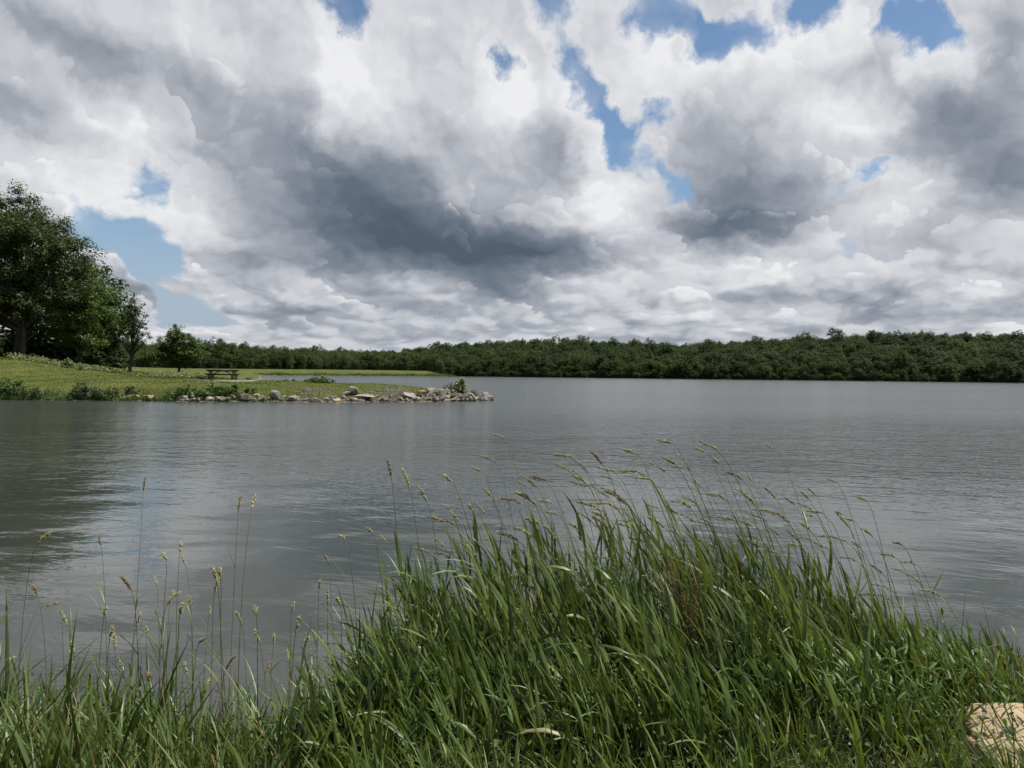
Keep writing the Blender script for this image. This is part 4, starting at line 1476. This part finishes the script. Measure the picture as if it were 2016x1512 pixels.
tag(obj('fringe_grass', rock_fringe()), 'thin grass blades crossing the tan boulder', None, None, 'stuff')
bank_rock()


# flowering stalks that stand out one by one
def stalk(px, py, Y, bx, label, group, hl=0.12, ripe=False, droop=0.5, fat=1.0, leaves=1):
    """A thin stem from its foot on the bank to where its seed head ends."""
    tip = at(px, py, Y)
    by = min(Y, float(bank_edge(bx)) + 0.12)
    foot = np.array([bx, by, max(float(bank_z(bx, by)), -0.04)])
    bow = rng.normal(0, 0.035, 2)
    ctrl = foot + (tip - foot) * np.array([0.30, 0.3, 0.62]) + np.array([bow[0], bow[1], 0])
    q = np.linspace(0, 1, 14)[:, None]
    path = (1 - q) ** 2 * foot + 2 * q * (1 - q) * ctrl + q * q * tip
    hdir = (tip - foot) * np.array([1, 1, 0])
    hn = hdir / (np.linalg.norm(hdir) + 1e-6)
    length = np.linalg.norm(np.diff(path, axis=0), axis=1).sum()
    # the head nods over in the wind
    u = np.clip((q - (1 - 1.6 * hl / length)) / (1.6 * hl / length), 0, 1)
    path = path + hn * (u ** 1.5) * hl * 0.45 * droop - np.array([0, 0, 1]) * (u ** 2) * hl * 0.55 * droop
    path += np.array([0, 0, 0.20 * hl * droop]) * q ** 2
    path -= foot
    t = thing('grass_stalk', label, 'grass stalk', foot, 0, group)
    mb = MB()
    mb.tube(path, np.linspace(0.0023, 0.0012, len(path)) * fat, 4)
    obj('stem', mb.mesh('stem', M['stem']), t)
    # seed head: short spikelets set close round the last stretch of the stem
    k = int(78 * hl / 0.12)
    s = 1 - (hl / length) * rng.random(k) ** 0.85
    c = np.stack([np.interp(s, q[:, 0], path[:, j]) for j in range(3)], -1)
    tg = path[-1] - path[-3]
    tg /= np.linalg.norm(tg)
    v = (1 - s) / (hl / length)
    wid = 0.0088 * fat * np.sin(np.clip(v * 0.92 + 0.08, 0, 1) * np.pi) ** 0.7
    off = unit(k)
    off -= (off @ tg)[:, None] * tg
    P = c + off * (wid * rng.random(k) ** 0.5)[:, None]
    ax = tg + off * 0.55
    ax /= np.linalg.norm(ax, axis=1, keepdims=True)
    l2 = rng.uniform(0.012, 0.024, k)[:, None]
    w2 = rng.uniform(0.0013, 0.0026, k)[:, None] * fat
    sd = np.cross(ax, unit(k))
    sd /= np.linalg.norm(sd, axis=1, keepdims=True) + 1e-9
    nn = np.cross(ax, sd)
    V = np.stack([P - ax * l2 * 0.4, P + sd * w2, P + nn * w2, P - sd * w2 * 0.7 - nn * w2 * 0.7, P + ax * l2 * 0.6], 1).reshape(-1, 3)
    i = (np.arange(k) * 5)[:, None]
    F = np.concatenate([i + np.array([f]) for f in ([0, 1, 2], [0, 2, 3], [0, 3, 1], [4, 2, 1], [4, 3, 2], [4, 1, 3])])
    obj('seed_head', mesh_np('seed_head', V, F, M['seed_brown' if ripe else 'seed']), t)
    for j in range(leaves):
        f = rng.uniform(0.30, 0.68)
        b = np.array([[np.interp(f, q[:, 0], path[:, m]) for m in range(3)]])
        V, F = blades(b, rng.uniform(0.14, 0.26), rng.uniform(0.006, 0.011), rng.normal(np.pi, 0.7) if hn[0] < -0.2 else rng.uniform(0, 6.28), rng.uniform(0.3, 0.8), rng.uniform(0.1, 0.9), 0.3 if hn[0] < -0.2 else 0.0, n=6)
        obj('leaf', mesh_np('leaf', V, F, M['reed']), t)
    return t


CL = 'stalks nodding above the reed clump'
NAMED = {(990, 855): 'highest stalk of all, its green head above the left part of the reeds', (972, 895): 'long stalk bent level just under the highest stalk',
         (770, 915): 'straight pale-headed stalk at the left end of the reed clump', (800, 932): 'second straight pale stalk beside the one at the left end of the clump',
         (1520, 880): 'lone stalk reaching up over open water right of the tallest cluster', (1645, 945): 'stalk with drooping head standing apart right of the reed crowd',
         (1705, 980): 'dark thin stalk standing most upright at the right of the clump', (1775, 1073): 'last stalk on the right slope of the clump',
         (1315, 865): 'stalk with level head topping the middle of the clump', (680, 1060): 'stalk arched over to the left at the clump edge'}
HEADS = [(990, 855), (972, 895), (945, 925), (885, 943), (770, 915), (800, 932), (835, 960), (1115, 890), (1110, 912), (1140, 905), (1175, 897), (1140, 930), (1165, 945), (1245, 887),
         (1258, 912), (1300, 910), (1315, 865), (1345, 902), (1385, 885), (1395, 870), (1410, 910), (1520, 880), (1280, 935), (1375, 955), (1365, 975), (1420, 965), (1450, 930),
         (1480, 945), (1495, 1018), (1520, 960), (1560, 985), (1600, 970), (1600, 1015), (1645, 945), (1705, 980), (1590, 990), (1660, 1020), (1775, 1073), (1760, 1090), (1800, 1105),
         (1290, 995), (1350, 1010), (1330, 1050), (1420, 1010), (1440, 1020), (1465, 965), (1010, 975), (1045, 935), (1050, 955), (1080, 985), (950, 1000), (870, 1065), (845, 1070),
         (680, 1060), (650, 1100), (735, 1045), (760, 1060), (885, 1000), (900, 1010), (930, 1005), (1200, 940), (1215, 965), (1235, 925), (1190, 970), (1230, 1000), (1180, 1010),
         (1540, 1020), (1620, 1075), (1560, 1050), (1480, 1060), (1530, 1090), (1090, 1010), (1130, 1040), (1005, 1040), (1260, 1060), (1390, 1060), (1690, 1075), (1730, 1120), (1840, 1160)]
HEADS += [(int(a), int(np.interp(a, [860, 1000, 1300, 1500, 1700, 1850], [1010, 940, 900, 930, 1010, 1140]) + b)) for a, b in zip(rng.uniform(860, 1800, 58), rng.uniform(0, 130, 58))]
for px, py in HEADS:
    px, py = int(px), int(py)
    Y = rng.uniform(4.05, 4.85) if px > 860 else rng.uniform(3.8, 4.3)
    lean = np.interp(px, [650, 800, 1000, 1300, 1600, 1900], [0.10, 0.14, 0.40, 0.46, 0.42, 0.34]) * np.interp(py, [860, 1100], [1.0, 0.75])
    if (px, py) == (1705, 980):
        lean = 0.25
    bx = at(px, py, Y)[0] + lean * rng.uniform(0.85, 1.15)
    upr = px < 830 and py < 970
    ripe = rng.random() < 0.22
    hl = rng.uniform(0.06, 0.17)
    zone = ['at the left flank of the reed clump', 'over the left shoulder of the reed clump', 'left of the straw gap in the reeds', 'right of the straw gap in the reeds',
            'over the right shoulder of the reed clump', 'on the right slope of the reed clump'][int(np.searchsorted([860, 1050, 1250, 1420, 1580], px))]
    hgt = 'high ' if py < np.interp(px, [860, 1000, 1300, 1500, 1700, 1850], [960, 930, 910, 940, 1010, 1130]) + 10 else 'low '
    lab = '%s%s stalk with %s nodding head %s' % (hgt, 'brown' if ripe else 'green', 'long' if hl > 0.115 else 'short', zone)
    stalk(px, py - 14, Y, bx, NAMED.get((px, py), lab), None if (px, py) in NAMED else CL,
          hl, ripe, 0.25 if upr else rng.uniform(0.4, 1.5), rng.uniform(0.65, 1.3), int(rng.integers(0, 4)))
LF = 'upright stalks over the low bank'
NAMED = {(283, 937): 'tallest thin stalk standing alone over the water on the low bank', (472, 970): 'tall straight stalk, left one of the twin pair over dark water',
         (501, 970): 'tall straight pale-headed stalk, right one of the twin pair', (80, 1030): 'tall faint stalk nearest the dark tree reflection',
         (120, 1172): 'stalk with its head snapped over to the side', (630, 1140): 'bushy-headed stalk just left of the reed clump', (650, 1160): 'fat yellowish head leaning beside the bushy one',
         (430, 1110): 'stalk with a double pale head bending left', (575, 1183): 'slim pale stalk alone between the twin pair and the reed clump', (20, 1268): 'pale head at the edge of the picture above the low bank'}
LEFT = [(80, 1030), (283, 937), (199, 1055), (472, 970), (501, 970), (430, 1110), (358, 1065), (338, 1075), (364, 1092), (258, 1122), (310, 1130), (338, 1160), (375, 1172), (355, 1185), (420, 1130),
        (440, 1115), (208, 1195), (333, 1150), (508, 1190), (480, 1195), (415, 1190), (290, 1235), (218, 1230), (228, 1248), (315, 1220), (507, 1240), (575, 1183), (630, 1140), (650, 1160),
        (675, 1172), (588, 1210), (550, 1245), (20, 1268), (10, 1280), (120, 1172), (70, 1150), (605, 1250), (570, 1280), (270, 1200), (138, 1190), (450, 1280), (395, 1250), (300, 1320), (655, 1325),
        (65, 1440), (245, 1290), (365, 1300), (530, 1300), (150, 1260), (410, 1330), (345, 1395)]
for px, py in LEFT:
    Y = rng.uniform(3.3, 3.8) if py > 1000 else rng.uniform(3.6, 3.85)
    bx = at(px, py, Y)[0] + rng.uniform(-0.05, 0.07)
    if py < 1000 or px in (80,):
        bx = at(px, py, Y)[0] - (0.10 if px in (283, 80) else 0.0) + 0.01
    ripe = rng.random() < 0.15
    hl = rng.uniform(0.05, 0.13)
    zone = ['at the near left end of the low bank', 'left of the tallest lone stalk', 'between tallest stalk and twin pair', 'beside the twin pair', 'between twin pair and reed clump'][int(np.searchsorted([150, 283, 430, 520], px))]
    lab = '%s upright %s stalk with %s head %s' % ('high' if py < 1150 else 'middling' if py < 1235 else 'low', 'brown' if ripe else 'pale', 'long' if hl > 0.09 else 'short', zone)
    stalk(px, py, Y, bx, NAMED.get((px, py), lab), None if (px, py) in NAMED else LF,
          hl, ripe, 2.2 if (px, py) == (120, 1172) else rng.uniform(0.1, 1.1), rng.uniform(0.6, 1.3), int(rng.integers(0, 3)))
